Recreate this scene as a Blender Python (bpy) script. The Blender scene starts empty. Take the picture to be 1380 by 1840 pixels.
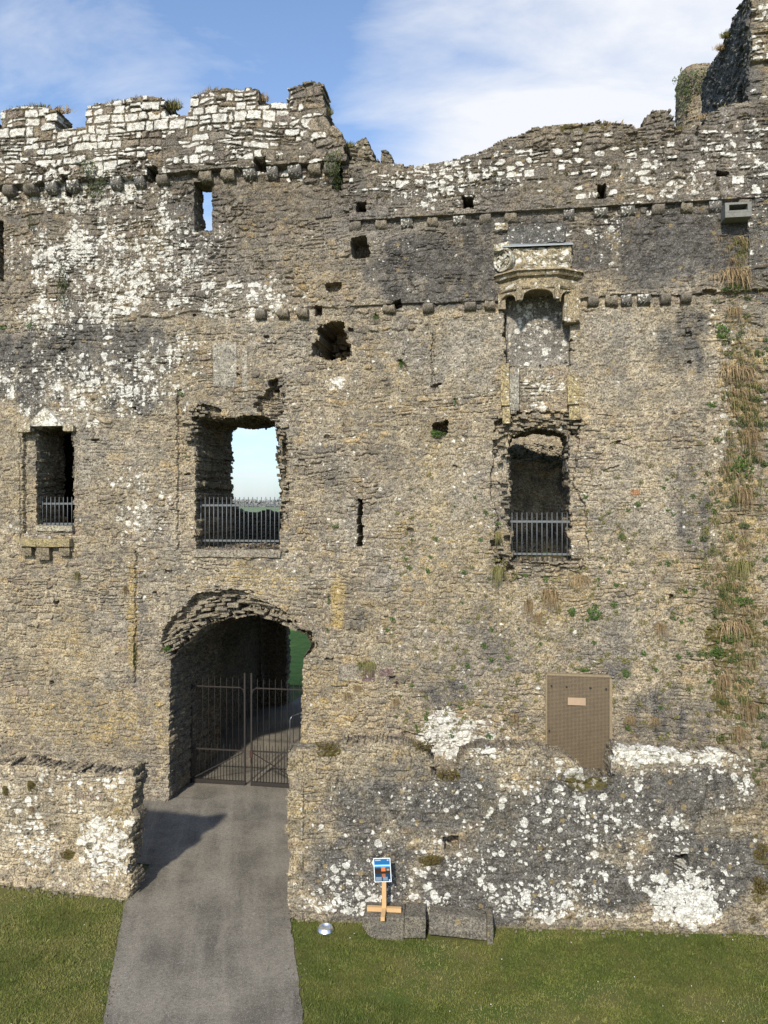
import bpy, math, random
import numpy as np
from mathutils import Vector, noise as mnoise

# ------------------------------------------------------------------ camera, world, sun, exposure
SC = bpy.context.scene
COL = SC.collection
YAW = math.radians(8.8)
CAMH = 7.55
CAMY = -18.33
FPX = 1382.0
cam = bpy.data.cameras.new("camera")
camo = bpy.data.objects.new("camera", cam)
COL.objects.link(camo)
camo.location = (0, CAMY, CAMH)
camo.rotation_euler = (math.radians(90), 0, YAW)
cam.sensor_fit = 'VERTICAL'
cam.sensor_height = 36.0
cam.sensor_width = 27.0
cam.lens = FPX / 1840 * 36
cam.shift_y = -15.0 / 1840
cam.clip_start = 0.1
cam.clip_end = 5000
SC.camera = camo

SUN_EL = math.radians(34)
SUN_AZ = math.radians(-5)       # measured from -Y (behind the camera) towards -X
sund = bpy.data.lights.new("sun", 'SUN')
sund.energy = 5.0
sund.angle = math.radians(2.2)
sund.color = (1.0, 0.93, 0.80)
suno = bpy.data.objects.new("sun", sund)
COL.objects.link(suno)
sdir = Vector((math.sin(SUN_AZ) * math.cos(SUN_EL), -math.cos(SUN_AZ) * math.cos(SUN_EL), math.sin(SUN_EL)))
suno.rotation_euler = sdir.to_track_quat('Z', 'Y').to_euler()

W = bpy.data.worlds.new("World")
SC.world = W
W.use_nodes = True
nt = W.node_tree
nt.nodes.clear()
wo = nt.nodes.new('ShaderNodeOutputWorld')
bg = nt.nodes.new('ShaderNodeBackground')
bg.inputs['Strength'].default_value = 0.122
sky = nt.nodes.new('ShaderNodeTexSky')
sky.sky_type = 'NISHITA'
sky.sun_disc = False
sky.sun_elevation = SUN_EL
sky.sun_rotation = math.atan2(sdir.x, sdir.y)
sky.air_density = 1.1
sky.dust_density = 0.6
sky.ozone_density = 1.6
tc = nt.nodes.new('ShaderNodeTexCoord')


def wmath(op, a, b=None, clamp=False):
    n = nt.nodes.new('ShaderNodeMath')
    n.operation = op
    n.use_clamp = clamp
    for i, x in enumerate((a, b)):
        if x is None:
            continue
        if isinstance(x, (int, float)):
            n.inputs[i].default_value = x
        else:
            nt.links.new(x, n.inputs[i])
    return n.outputs[0]


sep = nt.nodes.new('ShaderNodeSeparateXYZ')
nt.links.new(tc.outputs['Generated'], sep.inputs[0])
# project the view direction on a cloud layer
zc = wmath('MAXIMUM', sep.outputs['Z'], 0.03)
zc = wmath('ADD', zc, 0.12)
cx_ = wmath('DIVIDE', sep.outputs['X'], zc)
cy_ = wmath('DIVIDE', sep.outputs['Y'], zc)
comb = nt.nodes.new('ShaderNodeCombineXYZ')
nt.links.new(cx_, comb.inputs[0])
nt.links.new(cy_, comb.inputs[1])


def wnoise(scale, detail, rough, dist=0.0, off=(0, 0, 0), sc=(1, 1, 1)):
    mp = nt.nodes.new('ShaderNodeMapping')
    mp.inputs['Location'].default_value = off
    mp.inputs['Scale'].default_value = sc
    nt.links.new(comb.outputs[0], mp.inputs[0])
    n = nt.nodes.new('ShaderNodeTexNoise')
    n.inputs['Scale'].default_value = scale
    n.inputs['Detail'].default_value = detail
    n.inputs['Roughness'].default_value = rough
    n.inputs['Distortion'].default_value = dist
    nt.links.new(mp.outputs[0], n.inputs['Vector'])
    return n.outputs['Fac']


n1 = wnoise(0.9, 9, 0.52, 0.5, (2.3, 0.7, 0), (1, 1.35, 1))
n2 = wnoise(2.6, 9, 0.6, 0.4, (5.1, 3.3, 0), (1, 1.7, 1))
# the cloud bank stands to the front right, low in the sky
bank = nt.nodes.new('ShaderNodeVectorMath')
bank.operation = 'DOT_PRODUCT'
nt.links.new(tc.outputs['Generated'], bank.inputs[0])
bd = Vector((0.16, 0.90, 0.40)).normalized()
bank.inputs[1].default_value = bd
bk = wmath('SUBTRACT', bank.outputs['Value'], 0.93)
bk = wmath('MULTIPLY', bk, 7.0, True)
m = wmath('MULTIPLY', n1, 1.1)
m = wmath('ADD', m, wmath('MULTIPLY', n2, 0.8))
m = wmath('ADD', m, wmath('MULTIPLY', bk, 1.3))
low = wmath('SUBTRACT', 0.33, sep.outputs['Z'], False)
m = wmath('ADD', m, wmath('MULTIPLY', wmath('MAXIMUM', low, 0.0), .35))
m = wmath('SUBTRACT', m, 0.99)
m = wmath('MULTIPLY', m, 2.0, True)
mixc = nt.nodes.new('ShaderNodeMix')
mixc.data_type = 'RGBA'
nt.links.new(m, mixc.inputs['Factor'])
tint = nt.nodes.new('ShaderNodeMix')
tint.data_type = 'RGBA'
tint.blend_type = 'MULTIPLY'
tint.inputs['Factor'].default_value = 1.0
nt.links.new(sky.outputs[0], tint.inputs['A'])
tg = nt.nodes.new('ShaderNodeMix')          # the air near the horizon is duller than the zenith
tg.data_type = 'RGBA'
nt.links.new(wmath('MULTIPLY', sep.outputs['Z'], 3.6, True), tg.inputs['Factor'])
tg.inputs['A'].default_value = (.66, .86, 1.18, 1)
tg.inputs['B'].default_value = (1.50, 1.52, 1.62, 1)
nt.links.new(tg.outputs['Result'], tint.inputs['B'])
nt.links.new(tint.outputs['Result'], mixc.inputs['A'])
mixc.inputs['B'].default_value = (6.8, 7.0, 7.4, 1)
nt.links.new(mixc.outputs['Result'], bg.inputs['Color'])
nt.links.new(bg.outputs[0], wo.inputs[0])

SC.view_settings.view_transform = 'Standard'
SC.view_settings.look = 'None'
SC.view_settings.exposure = 0.15
SC.view_settings.gamma = 1.0

random.seed(7)
FX, FY = -math.sin(YAW), math.cos(YAW)
RX, RY = math.cos(YAW), math.sin(YAW)


def P(px, py, y=0.0):
    """survey helper: photo reading -> point on the plane Y=y"""
    s = (px - 690) / FPX
    dx, dy = FX + s * RX, FY + s * RY
    t = (y - CAMY) / dy
    return t * dx, CAMH - (py - 905) / FPX * t


def G(px, py, z=0.0):
    t = (CAMH - z) * FPX / (py - 905)
    s = (px - 690) / FPX
    return t * (FX + s * RX), CAMY + t * (FY + s * RY)


# ------------------------------------------------------------------ numpy noise
def hsh(ix, iy, seed=0):
    x = (np.asarray(ix).astype(np.int64) & 0xffffffff).astype(np.uint32)
    y = (np.asarray(iy).astype(np.int64) & 0xffffffff).astype(np.uint32)
    h = x * np.uint32(374761393) + y * np.uint32(668265263) + np.uint32((seed * 2246822519 + 3266489917) & 0xffffffff)
    h = (h ^ (h >> np.uint32(15))) * np.uint32(2246822519)
    h = (h ^ (h >> np.uint32(13))) * np.uint32(3266489917)
    h = h ^ (h >> np.uint32(16))
    return h.astype(np.float64) / 4294967296.0


def vn(x, y, seed=0):
    ix = np.floor(x); iy = np.floor(y)
    fx = x - ix; fy = y - iy
    fx = fx * fx * (3 - 2 * fx); fy = fy * fy * (3 - 2 * fy)
    a = hsh(ix, iy, seed); b = hsh(ix + 1, iy, seed)
    c = hsh(ix, iy + 1, seed); d = hsh(ix + 1, iy + 1, seed)
    return ((a * (1 - fx) + b * fx) * (1 - fy) + (c * (1 - fx) + d * fx) * fy) * 2 - 1


def fbm(x, y, o=4, seed=0):
    s = 0; a = 0.5; t = 0
    for k in range(o):
        s = s + a * vn(x * 2 ** k + k * 13.7, y * 2 ** k - k * 7.1, seed + k)
        t += a; a *= 0.5
    return s / t


def sst(a, b, x):
    t = np.clip((x - a) / (b - a), 0, 1)
    return t * t * (3 - 2 * t)


def inpoly(x, y, poly):
    r = np.zeros(x.shape, bool)
    n = len(poly)
    for i in range(n):
        x1, y1 = poly[i]; x2, y2 = poly[(i + 1) % n]
        if y1 == y2:
            continue
        c = ((y1 > y) != (y2 > y)) & (x < (x2 - x1) * (y - y1) / (y2 - y1) + x1)
        r ^= c
    return r


_rng = np.random.RandomState(5)
CUM = np.concatenate([[-3.0], -3.0 + np.cumsum(_rng.choice([.07, .09, .11, .14, .18, .22], 400, p=[.16, .2, .24, .2, .14, .06]))])


def rrect(dx, dy, r):
    qx = np.maximum(r - dx, 0); qy = np.maximum(r - dy, 0)
    return np.where((dx < r) | (dy < r), r - np.hypot(qx, qy), np.minimum(dx, dy))


_rng = np.random.RandomState(6)
CUMB = np.concatenate([[-3.0], -3.0 + np.cumsum(_rng.choice([.11, .15, .19, .23, .28], 300, p=[.2, .26, .26, .18, .1]))])


def coursed(u, v, seed=0, cum=None, lw=(.12, .24), chunk=1.15, k3=3.0):
    cum = CUM if cum is None else cum
    ch = np.floor(u / chunk + .30 * vn(v * 1.7, u * .3, seed + 9) + .12 * vn(v * 6, u, seed + 19))
    vw = v + .45 * hsh(ch, 7, seed + 4) + .10 * vn(u * .6, v * .6, seed + 1) + .035 * vn(u * 1.9, v * 2.3, seed + 2) + .014 * vn(u * 6, v * 8, seed + 14)
    r = np.clip(np.searchsorted(cum, vw.ravel()).reshape(vw.shape) - 1, 0, len(cum) - 2)
    y0 = cum[r]; y1 = cum[r + 1]
    w = (lw[0] + lw[1] * hsh(r, 3, seed)) * (.7 + (y1 - y0) * k3)
    uu = (u + .03 * vn(u * 5, v * 9, seed + 3)) / w + hsh(r, 9, seed) * 17
    c = np.floor(uu)
    B0 = lambda c_: c_ + .8 * (hsh(c_, r, seed + 5) - .5)
    lo = uu < B0(c); hi = uu >= B0(c + 1)
    c = np.where(lo, c - 1, np.where(hi, c + 1, c))
    b0 = B0(c); b1 = B0(c + 1)
    # joints lean a little: stones are not rectangles
    sp = (hsh(c, r, seed + 6) < .40) & ((y1 - y0) > .1)
    slope = (uu - (b0 + b1) / 2) * w * (hsh(c, r, seed + 10) - .5) * .5
    ys = y0 + (y1 - y0) * (.35 + .3 * hsh(c, r, seed + 7)) + slope
    up = sp & (vw > ys)
    ny0 = np.where(up, ys, y0); ny1 = np.where(sp & ~up, ys, y1)
    dx = np.minimum(uu - b0, b1 - uu) * w
    dy = np.minimum(vw - ny0, ny1 - vw)
    ins = .020 * hsh(c * 2 + up, r, seed + 8) ** 2
    d = rrect(dx - ins, dy - ins, .035) 
    ida = c * 2 + up + 37 * ch; idb = r
    lx = (uu - (b0 + b1) / 2) * w; ly = vw - (ny0 + ny1) / 2
    return d, ida, idb, lx, ly


def rrect(dx, dy, r):
    qx = np.maximum(r - dx, 0); qy = np.maximum(r - dy, 0)
    return np.where((dx < r) | (dy < r), r - np.hypot(qx, qy), np.minimum(dx, dy))


def voro(u, v, sx, sy, seed=0):
    x = u / sx + .22 * vn(u * 2.6, v * 2.6, seed + 31); y = v / sy + .25 * vn(u * 2.6 + 9, v * 2.6, seed + 32)
    ix = np.floor(x); iy = np.floor(y)
    f1 = np.full(x.shape, 9.); f2 = np.full(x.shape, 9.)
    a = np.zeros(x.shape); b = np.zeros(x.shape); gx = np.zeros(x.shape); gy = np.zeros(x.shape)
    for j in (-1, 0, 1):
        for i in (-1, 0, 1):
            cx = ix + i; cy = iy + j
            px = cx + .5 + .7 * (hsh(cx, cy, seed + 11) - .5) + .4 * (cy % 2)
            py = cy + .5 + .6 * (hsh(cx, cy, seed + 12) - .5)
            g = .75 + .5 * hsh(cx, cy, seed + 13)
            ddx = np.abs(x - px) / g; ddy = np.abs(y - py) * (.8 + .5 * hsh(cx, cy, seed + 15))
            dd = (ddx ** 4 + ddy ** 4) ** .25
            n = dd < f1
            f2 = np.where(n, f1, np.minimum(f2, dd))
            a = np.where(n, cx, a); b = np.where(n, cy, b)
            gx = np.where(n, x - px, gx); gy = np.where(n, y - py, gy)
            f1 = np.where(n, dd, f1)
    d = (f2 - f1) * .45 * sy
    return d, a + 5000, b + 7000, gx * sx, gy * sy


def masonry(u, v, seed=0, blk=0.0, fill=0.5, rough=1.0):
    """random rubble: returns height (m), per-stone hashes, stone/mortar edge mask"""
    blk = np.broadcast_to(np.asarray(blk, float), u.shape)
    fill = np.broadcast_to(np.asarray(fill, float), u.shape)
    q = fbm(u * .55 + 3, v * .8, 3, seed + 40) + .35 * vn(u * 2.4, v * 3.1, seed + 41)
    sets = [coursed(u, v, seed), coursed(u, v, seed + 200, CUMB, (.14, .26), 1.7, 2.2), voro(u, v, .30, .15, seed), voro(u, v, .44, .26, seed + 300)]
    k = np.where(blk > .5, np.where(q > .15, 3, 1), np.where(q > .28, 1, np.where(q < -.18, 2, 0)))
    pick = lambda i: np.choose(k, [s_[i] for s_ in sets])
    d, A, B, lx, ly = (pick(i) for i in range(5))
    A = A + 1000 * k
    h1 = hsh(A, B, seed + 21); h2 = hsh(A, B, seed + 22); h3 = hsh(A, B, seed + 23); h4 = hsh(A, B, seed + 24)
    m = np.clip(fill + .75 * fbm(u * .9, v * 1.3, 4, seed + 50), 0, 1)      # how full the joints are
    wob = .010 * vn(u * 16, v * 16, seed + 51) + .006 * vn(u * 34, v * 34, seed + 52)
    e = sst(.0, .026, d - .002 - wob)
    deep = sst(.30, .75, .5 + .5 * vn(u * 1.6, v * 3.5, seed + 53) + .5 * (hsh(A, B, seed + 26) - .5))
    gap = (.006 + .040 * deep) * (1 - m) ** 1.2 + .003
    face = (h1 - .5) * .034 * (1.1 - m) + lx * (h2 - .5) * .16 * (1.1 - m) + ly * (h3 - .60) * .24 * (1.1 - m)
    h = face * e - gap * (1 - e)
    out = (hsh(A, B, seed + 25) > .94) & (m < .6)
    h = h + out * .03 * e
    h = h + rough * (.012 * fbm(u * 7, v * 9, 3, seed + 60) + (.008 + .008 * m) * vn(u * 21, v * 26, seed + 61) + .008 * m * vn(u * 11, v * 13, seed + 63) + .025 * vn(u * 1.1, v * 1.3, seed + 62))
    return h, (h1, h2, h3, h4), e, m, A, B


PAL = np.array([1.10, 1.0, .90]) * np.array([[.275, .240, .178], [.225, .202, .162], [.300, .258, .178], [.190, .172, .145], [.280, .258, .212],
                [.255, .224, .178], [.335, .265, .155], [.165, .156, .142], [.230, .192, .165], [.310, .286, .232]])
MORT = np.array([.375, .315, .215])


def tint_of(hs, e, u, v, seed=0):
    h1, h2, h3, h4 = hs
    k = np.minimum((h4 * 10).astype(int), 9)
    c = PAL[k] * (.82 + .36 * h3)[..., None]
    n = fbm(u * 1.7, v * 2.1, 4, seed + 70)
    mo = MORT * (1 + .22 * n)[..., None]
    ee = (e * (.80 - .35 * sst(.1, .5, n)) + .05)[..., None]
    c = mo * (1 - ee) + c * ee
    c = c * (1 + .22 * fbm(u * .5, v * .6, 3, seed + 71) + .16 * vn(u * 9, v * 11, seed + 72))[..., None]
    return c


def blob(u, v, lst, seed=0, ns=2.2, na=.9):
    """sum of ragged ellipses (cu,cv,ru,rv,strength)"""
    r = np.zeros(u.shape)
    if not lst:
        return r
    n = fbm(u * ns, v * ns, 4, seed + 80)
    for (cu, cv, ru, rv, s) in lst:
        e = 1 - ((u - cu) / ru) ** 2 - ((v - cv) / rv) ** 2
        r = np.maximum(r, s * np.clip((e + na * n) * 1.3, 0, 1))
    return r


# ------------------------------------------------------------------ materials
def new_mat(name):
    m = bpy.data.materials.new(name)
    m.use_nodes = True
    t = m.node_tree
    b = t.nodes['Principled BSDF']
    b.inputs['Specular IOR Level'].default_value = 0.25
    return m, t, b


class NT:
    def __init__(s, t):
        s.t = t
        s.co = t.nodes.new('ShaderNodeTexCoord').outputs['Object']

    def val(s, x, inp):
        if x is None:
            return
        if isinstance(x, (int, float)):
            inp.default_value = x
        elif isinstance(x, (tuple, list)):
            inp.default_value = tuple(x) + ((1,) if len(x) == 3 and len(inp.default_value) == 4 else ())
        else:
            s.t.links.new(x, inp)

    def m(s, op, a, b=None, c=None, clamp=False):
        n = s.t.nodes.new('ShaderNodeMath'); n.operation = op; n.use_clamp = clamp
        s.val(a, n.inputs[0]); s.val(b, n.inputs[1]); s.val(c, n.inputs[2])
        return n.outputs[0]

    def noise(s, scale, detail=4, rough=.55, vec=None, dist=0.):
        n = s.t.nodes.new('ShaderNodeTexNoise')
        n.inputs['Scale'].default_value = scale; n.inputs['Detail'].default_value = detail
        n.inputs['Roughness'].default_value = rough; n.inputs['Distortion'].default_value = dist
        s.t.links.new(vec or s.co, n.inputs['Vector'])
        return n

    def vor(s, scale, vec=None, rnd=1.0, feat='F1'):
        n = s.t.nodes.new('ShaderNodeTexVoronoi'); n.feature = feat
        n.inputs['Scale'].default_value = scale; n.inputs['Randomness'].default_value = rnd
        s.t.links.new(vec or s.co, n.inputs['Vector'])
        return n

    def mix(s, f, a, b, bt='MIX'):
        n = s.t.nodes.new('ShaderNodeMix'); n.data_type = 'RGBA'; n.blend_type = bt
        s.val(f, n.inputs['Factor']); s.val(a, n.inputs['A']); s.val(b, n.inputs['B'])
        return n.outputs['Result']

    def vmap(s, loc=(0, 0, 0), sc=(1, 1, 1), rot=(0, 0, 0)):
        n = s.t.nodes.new('ShaderNodeMapping')
        n.inputs['Location'].default_value = loc; n.inputs['Scale'].default_value = sc; n.inputs['Rotation'].default_value = rot
        s.t.links.new(s.co, n.inputs[0])
        return n.outputs[0]

    def ss(s, a, b, x):
        n = s.t.nodes.new('ShaderNodeMapRange'); n.interpolation_type = 'SMOOTHSTEP'
        s.val(x, n.inputs['Value']); s.val(a, n.inputs['From Min']); s.val(b, n.inputs['From Max'])
        return n.outputs['Result']

    def bump(s, h, dist, strength, bsdf):
        n = s.t.nodes.new('ShaderNodeBump')
        n.inputs['Distance'].default_value = dist; n.inputs['Strength'].default_value = strength
        s.t.links.new(h, n.inputs['Height']); s.t.links.new(n.outputs[0], bsdf.inputs['Normal'])

    def sep(s, c):
        n = s.t.nodes.new('ShaderNodeSeparateColor'); s.t.links.new(c, n.inputs[0]); return n.outputs

    def attr(s, name):
        n = s.t.nodes.new('ShaderNodeAttribute'); n.attribute_name = name; return n


def stone_mat():
    m, t, b = new_mat('lichened_rubble_stone')
    k = NT(t)
    tone = k.attr('tone').outputs['Color']
    mk = k.sep(k.attr('mask').outputs['Color'])
    lich, moss, whole = mk[0], mk[1], mk[2]
    nf = k.noise(34, 6, .62)
    nm = k.noise(9, 6, .65)
    ng = k.noise(85, 3, .6)
    # mottling of the weathered surface
    f = k.m('MULTIPLY', k.ss(.28, .74, nf.outputs['Fac']), 1.05)
    f = k.m('ADD', f, k.m('MULTIPLY', k.ss(.3, .7, nm.outputs['Fac']), .45))
    f = k.m('MULTIPLY', k.m('SUBTRACT', f, .02), 1.02)
    c = k.mix(1.0, tone, f, 'MULTIPLY')
    nl_ = k.noise(2.4, 5, .62, k.vmap((4, 9, 2)))
    c = k.mix(k.m('MULTIPLY', k.ss(.46, .66, nl_.outputs['Fac']), .46), c, k.mix(nf.outputs['Fac'], (.050, .048, .045), (.15, .14, .125)))
    # pale grains and mortar crumbs
    gr = k.ss(.57, .68, k.noise(52, 5, .66, k.vmap((8, 2, 6))).outputs['Fac'])
    c = k.mix(k.m('MULTIPLY', gr, .62), c, (.56, .505, .385))
    dk = k.ss(.45, .34, nf.outputs['Fac'])
    c = k.mix(k.m('MULTIPLY', dk, .62), c, (.055, .050, .042))
    # yellow crust spots
    vo = k.vor(3.1, k.vmap((7, 3, 5)))
    ysp = k.m('MULTIPLY', k.m('LESS_THAN', k.m('ADD', vo.outputs['Distance'], k.m('MULTIPLY', nm.outputs['Fac'], .35)), .30), .4)
    c = k.mix(ysp, c, (.34, .24, .085))
    # moss
    mn = k.noise(16, 5, .65, k.vmap((3, 1, 2)))
    ms = k.ss(.0, .12, k.m('SUBTRACT', k.m('ADD', moss, k.m('MULTIPLY', mn.outputs['Fac'], .8)), .86))
    mc = k.mix(nf.outputs['Fac'], (.038, .036, .012), (.125, .098, .034))
    c = k.mix(ms, c, mc)
    # white crustose lichen: round colonies at three sizes, and whole coated stones
    wv = k.t.nodes.new('ShaderNodeVectorMath'); wv.operation = 'MULTIPLY_ADD'
    wn = k.noise(22, 4, .6)
    k.t.links.new(wn.outputs['Color'], wv.inputs[0]); wv.inputs[1].default_value = (.085, .085, .085)
    k.t.links.new(k.co, wv.inputs[2])
    sx_ = k.t.nodes.new('ShaderNodeSeparateXYZ'); k.t.links.new(wv.outputs[0], sx_.inputs[0])
    cb_ = k.t.nodes.new('ShaderNodeCombineXYZ')
    k.val(k.m('ADD', sx_.outputs[0], k.m('MULTIPLY', sx_.outputs[1], .8)), cb_.inputs[0])
    k.val(k.m('ADD', sx_.outputs[2], k.m('MULTIPLY', sx_.outputs[1], .3)), cb_.inputs[1])
    v2 = cb_.outputs[0]
    L = None
    for sc_, amp, off in ((4.6, .95, .06), (8.5, .95, .05), (17., .8, .08)):
        v = k.vor(sc_, v2)
        v.voronoi_dimensions = '2D'
        rc = k.sep(v.outputs['Color'])
        r = k.m('SUBTRACT', k.m('MULTIPLY', lich, 1.05), k.m('MULTIPLY', rc[0], .95))
        r = k.m('MULTIPLY', k.m('SUBTRACT', r, off), .95 * amp)
        r = k.m('MINIMUM', r, .50)
        x = k.ss(-.02, .035, k.m('SUBTRACT', r, v.outputs['Distance']))
        L = x if L is None else k.m('MAXIMUM', L, x)
    wl = k.ss(.0, .10, k.m('SUBTRACT', k.m('ADD', whole, k.m('MULTIPLY', k.m('SUBTRACT', nm.outputs['Fac'], .5), 1.9)), .52))
    L = k.m('MAXIMUM', L, wl)
    L = k.m('MULTIPLY', L, k.m('SUBTRACT', 1.0, k.m('MULTIPLY', ms, .6)))
    wear = k.ss(.40, .56, k.noise(42, 5, .75).outputs['Fac'])
    L2 = k.m('MULTIPLY', L, k.m('ADD', k.m('MULTIPLY', wear, .62), .32))
    lc = k.mix(k.ss(.35, .65, nm.outputs['Fac']), (.46, .45, .40), (.78, .765, .70))
    c = k.mix(L2, c, lc)
    t.links.new(c, b.inputs['Base Color'])
    b.inputs['Roughness'].default_value = .93
    b.inputs['Specular IOR Level'].default_value = .15
    hh = k.m('ADD', k.m('MULTIPLY', nf.outputs['Fac'], 1.), k.m('MULTIPLY', ng.outputs['Fac'], .45))
    hh = k.m('ADD', hh, k.m('MULTIPLY', L, .12))
    k.bump(hh, .022, .8, b)
    return m


M_STONE = stone_mat()


def plain(name, col, rough=.6, metal=0., nscale=30, namp=.25, bump=0.002, spec=.3):
    m, t, b = new_mat(name)
    k = NT(t)
    n = k.noise(nscale, 5, .6)
    n2_ = k.noise(nscale * .22, 4, .6)
    f = k.m('ADD', k.m('MULTIPLY', n.outputs['Fac'], namp * 2), 1 - namp)
    f = k.m('MULTIPLY', f, k.m('ADD', k.m('MULTIPLY', n2_.outputs['Fac'], namp * 1.4), 1 - namp * .7))
    c = k.mix(1.0, tuple(col), f, 'MULTIPLY')
    t.links.new(c, b.inputs['Base Color'])
    b.inputs['Roughness'].default_value = rough
    b.inputs['Metallic'].default_value = metal
    b.inputs['Specular IOR Level'].default_value = spec
    if bump:
        k.bump(n.outputs['Fac'], bump, .6, b)
    return m


M_IRON = plain('rusty_dark_iron', (.032, .027, .024), .62, .2, 60, .5, .002)
M_GALV = plain('galvanised_grey_steel', (.12, .13, .135), .5, .25, 40, .25, .001)
M_WOOD = plain('fresh_sawn_timber', (.50, .32, .155), .65, 0, 25, .18, .002)
M_LEAD = plain('weathered_lead', (.23, .25, .26), .55, .1, 20, .25, .003)
M_RUSTRED = plain('red_rust_lock', (.050, .024, .018), .7, .1, 60, .4, .002)


def leaf_mat(name, a, b_, scale=6.0, trans=.25):
    m, t, b = new_mat(name)
    k = NT(t)
    at = k.attr('rnd').outputs['Fac']
    n = k.noise(scale, 3, .6)
    f = k.m('ADD', k.m('MULTIPLY', at, .75), k.m('MULTIPLY', k.m('SUBTRACT', n.outputs['Fac'], .4), .8), clamp=True)
    c = k.mix(f, tuple(a), tuple(b_))
    t.links.new(c, b.inputs['Base Color'])
    b.inputs['Roughness'].default_value = .6
    b.inputs['Transmission Weight'].default_value = 0
    return m


M_FERN = leaf_mat('green_fern_leaf', (.020, .050, .008), (.085, .145, .025))
M_IVY = leaf_mat('ivy_leaf', (.022, .038, .010), (.10, .125, .040))
M_DRY = leaf_mat('dry_brown_grass', (.12, .075, .034), (.44, .33, .18))
M_OLIVE = leaf_mat('olive_grass', (.075, .075, .020), (.28, .25, .095))
M_MOSS = leaf_mat('brown_moss_tuft', (.030, .024, .008), (.13, .095, .026))
M_DARKRED = leaf_mat('dark_red_leaf', (.03, .008, .008), (.10, .03, .022))
M_LAWN = leaf_mat('lawn_blade', (.044, .072, .010), (.255, .255, .060), 1.6)


# ------------------------------------------------------------------ object helpers
def tag(o, label=None, cat=None, group=None, kind=None):
    if label: o['label'] = label
    if cat: o['category'] = cat
    if group: o['group'] = group
    if kind: o['kind'] = kind
    return o


def thing(name, label, cat, loc=(0, 0, 0), rz=0, group=None):
    o = bpy.data.objects.new(name, None)
    COL.objects.link(o)
    o.location = loc
    o.rotation_euler = (0, 0, rz)
    o.empty_display_size = .3
    return tag(o, label, cat, group)


def mk(name, V, F, mat, parent=None, world=False, smooth=False, tone=None, mask=None, rnd=None, tri=False):
    me = bpy.data.meshes.new(name)
    V = np.asarray(V, np.float32).reshape(-1, 3)
    if parent is not None and world:
        V = V - np.array(parent.location, np.float32)
    if isinstance(F, np.ndarray):
        nv = F.shape[1]
        me.vertices.add(len(V))
        me.vertices.foreach_set('co', V.ravel())
        me.loops.add(F.size)
        me.loops.foreach_set('vertex_index', F.ravel().astype(np.int32))
        me.polygons.add(len(F))
        me.polygons.foreach_set('loop_start', np.arange(0, F.size, nv, dtype=np.int32))
        me.polygons.foreach_set('loop_total', np.full(len(F), nv, np.int32))
    else:
        me.from_pydata(V.tolist(), [], [list(map(int, f)) for f in F])
    if smooth:
        me.polygons.foreach_set('use_smooth', np.ones(len(me.polygons), bool))
    else:
        me.polygons.foreach_set('use_smooth', np.zeros(len(me.polygons), bool))
    me.materials.append(mat)
    me.update(calc_edges=True)
    me.validate()
    if mat == M_STONE and tone is None:
        tone = (.26, .22, .16)
    for nm, arr in (('tone', tone), ('mask', mask)):
        if arr is None:
            continue
        a = np.asarray(arr, np.float32)
        if a.ndim == 1:
            a = np.tile(a, (len(V), 1))
        a = np.concatenate([a, np.ones((len(a), 1), np.float32)], 1)
        at = me.attributes.new(nm, 'FLOAT_COLOR', 'POINT')
        at.data.foreach_set('color', a.ravel())
    if rnd is not None:
        at = me.attributes.new('rnd', 'FLOAT', 'POINT')
        at.data.foreach_set('value', np.asarray(rnd, np.float32))
    o = bpy.data.objects.new(name, me)
    COL.objects.link(o)
    if parent is not None:
        o.parent = parent
    return o


class MB:
    """collects simple solids into one mesh"""
    def __init__(s):
        s.V = []; s.F = []

    def add(s, V, F):
        n = len(s.V)
        s.V += [tuple(v) for v in V]
        s.F += [tuple(i + n for i in f) for f in F]
        return s

    def box(s, a, b, M=None):
        x0, y0, z0 = a; x1, y1, z1 = b
        V = [(x0, y0, z0), (x1, y0, z0), (x1, y1, z0), (x0, y1, z0), (x0, y0, z1), (x1, y0, z1), (x1, y1, z1), (x0, y1, z1)]
        if M is not None:
            V = [tuple(M @ Vector(v)) for v in V]
        return s.add(V, [(0, 3, 2, 1), (4, 5, 6, 7), (0, 1, 5, 4), (1, 2, 6, 5), (2, 3, 7, 6), (3, 0, 4, 7)])

    def tube(s, pts, r, n=6):
        rings = []
        for i, p in enumerate(pts):
            p = Vector(p)
            q = Vector(pts[min(i + 1, len(pts) - 1)]) - Vector(pts[max(i - 1, 0)])
            q.normalize()
            a = q.orthogonal().normalized(); b = q.cross(a)
            rr = r[i] if isinstance(r, (list, tuple)) else r
            rings.append([p + a * rr * math.cos(2 * math.pi * k / n) + b * rr * math.sin(2 * math.pi * k / n) for k in range(n)])
        V = [tuple(v) for g in rings for v in g]
        F = []
        for i in range(len(pts) - 1):
            for k in range(n):
                F.append((i * n + k, i * n + (k + 1) % n, (i + 1) * n + (k + 1) % n, (i + 1) * n + k))
        F.append(tuple(range(n - 1, -1, -1))); F.append(tuple((len(pts) - 1) * n + k for k in range(n)))
        return s.add(V, F)

    def prism(s, poly, y0, y1, f=lambda x, z, y: (x, y, z)):
        n = len(poly)
        V = [f(x, z, y0) for x, z in poly] + [f(x, z, y1) for x, z in poly]
        F = [tuple(range(n)), tuple(range(2 * n - 1, n - 1, -1))]
        for i in range(n):
            j = (i + 1) % n
            F.append((i, i + n, j + n, j))
        return s.add(V, F)

    def build(s, name, mat, parent=None, world=False, smooth=False, **k):
        return mk(name, s.V, s.F, mat, parent, world, smooth, **k)


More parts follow.
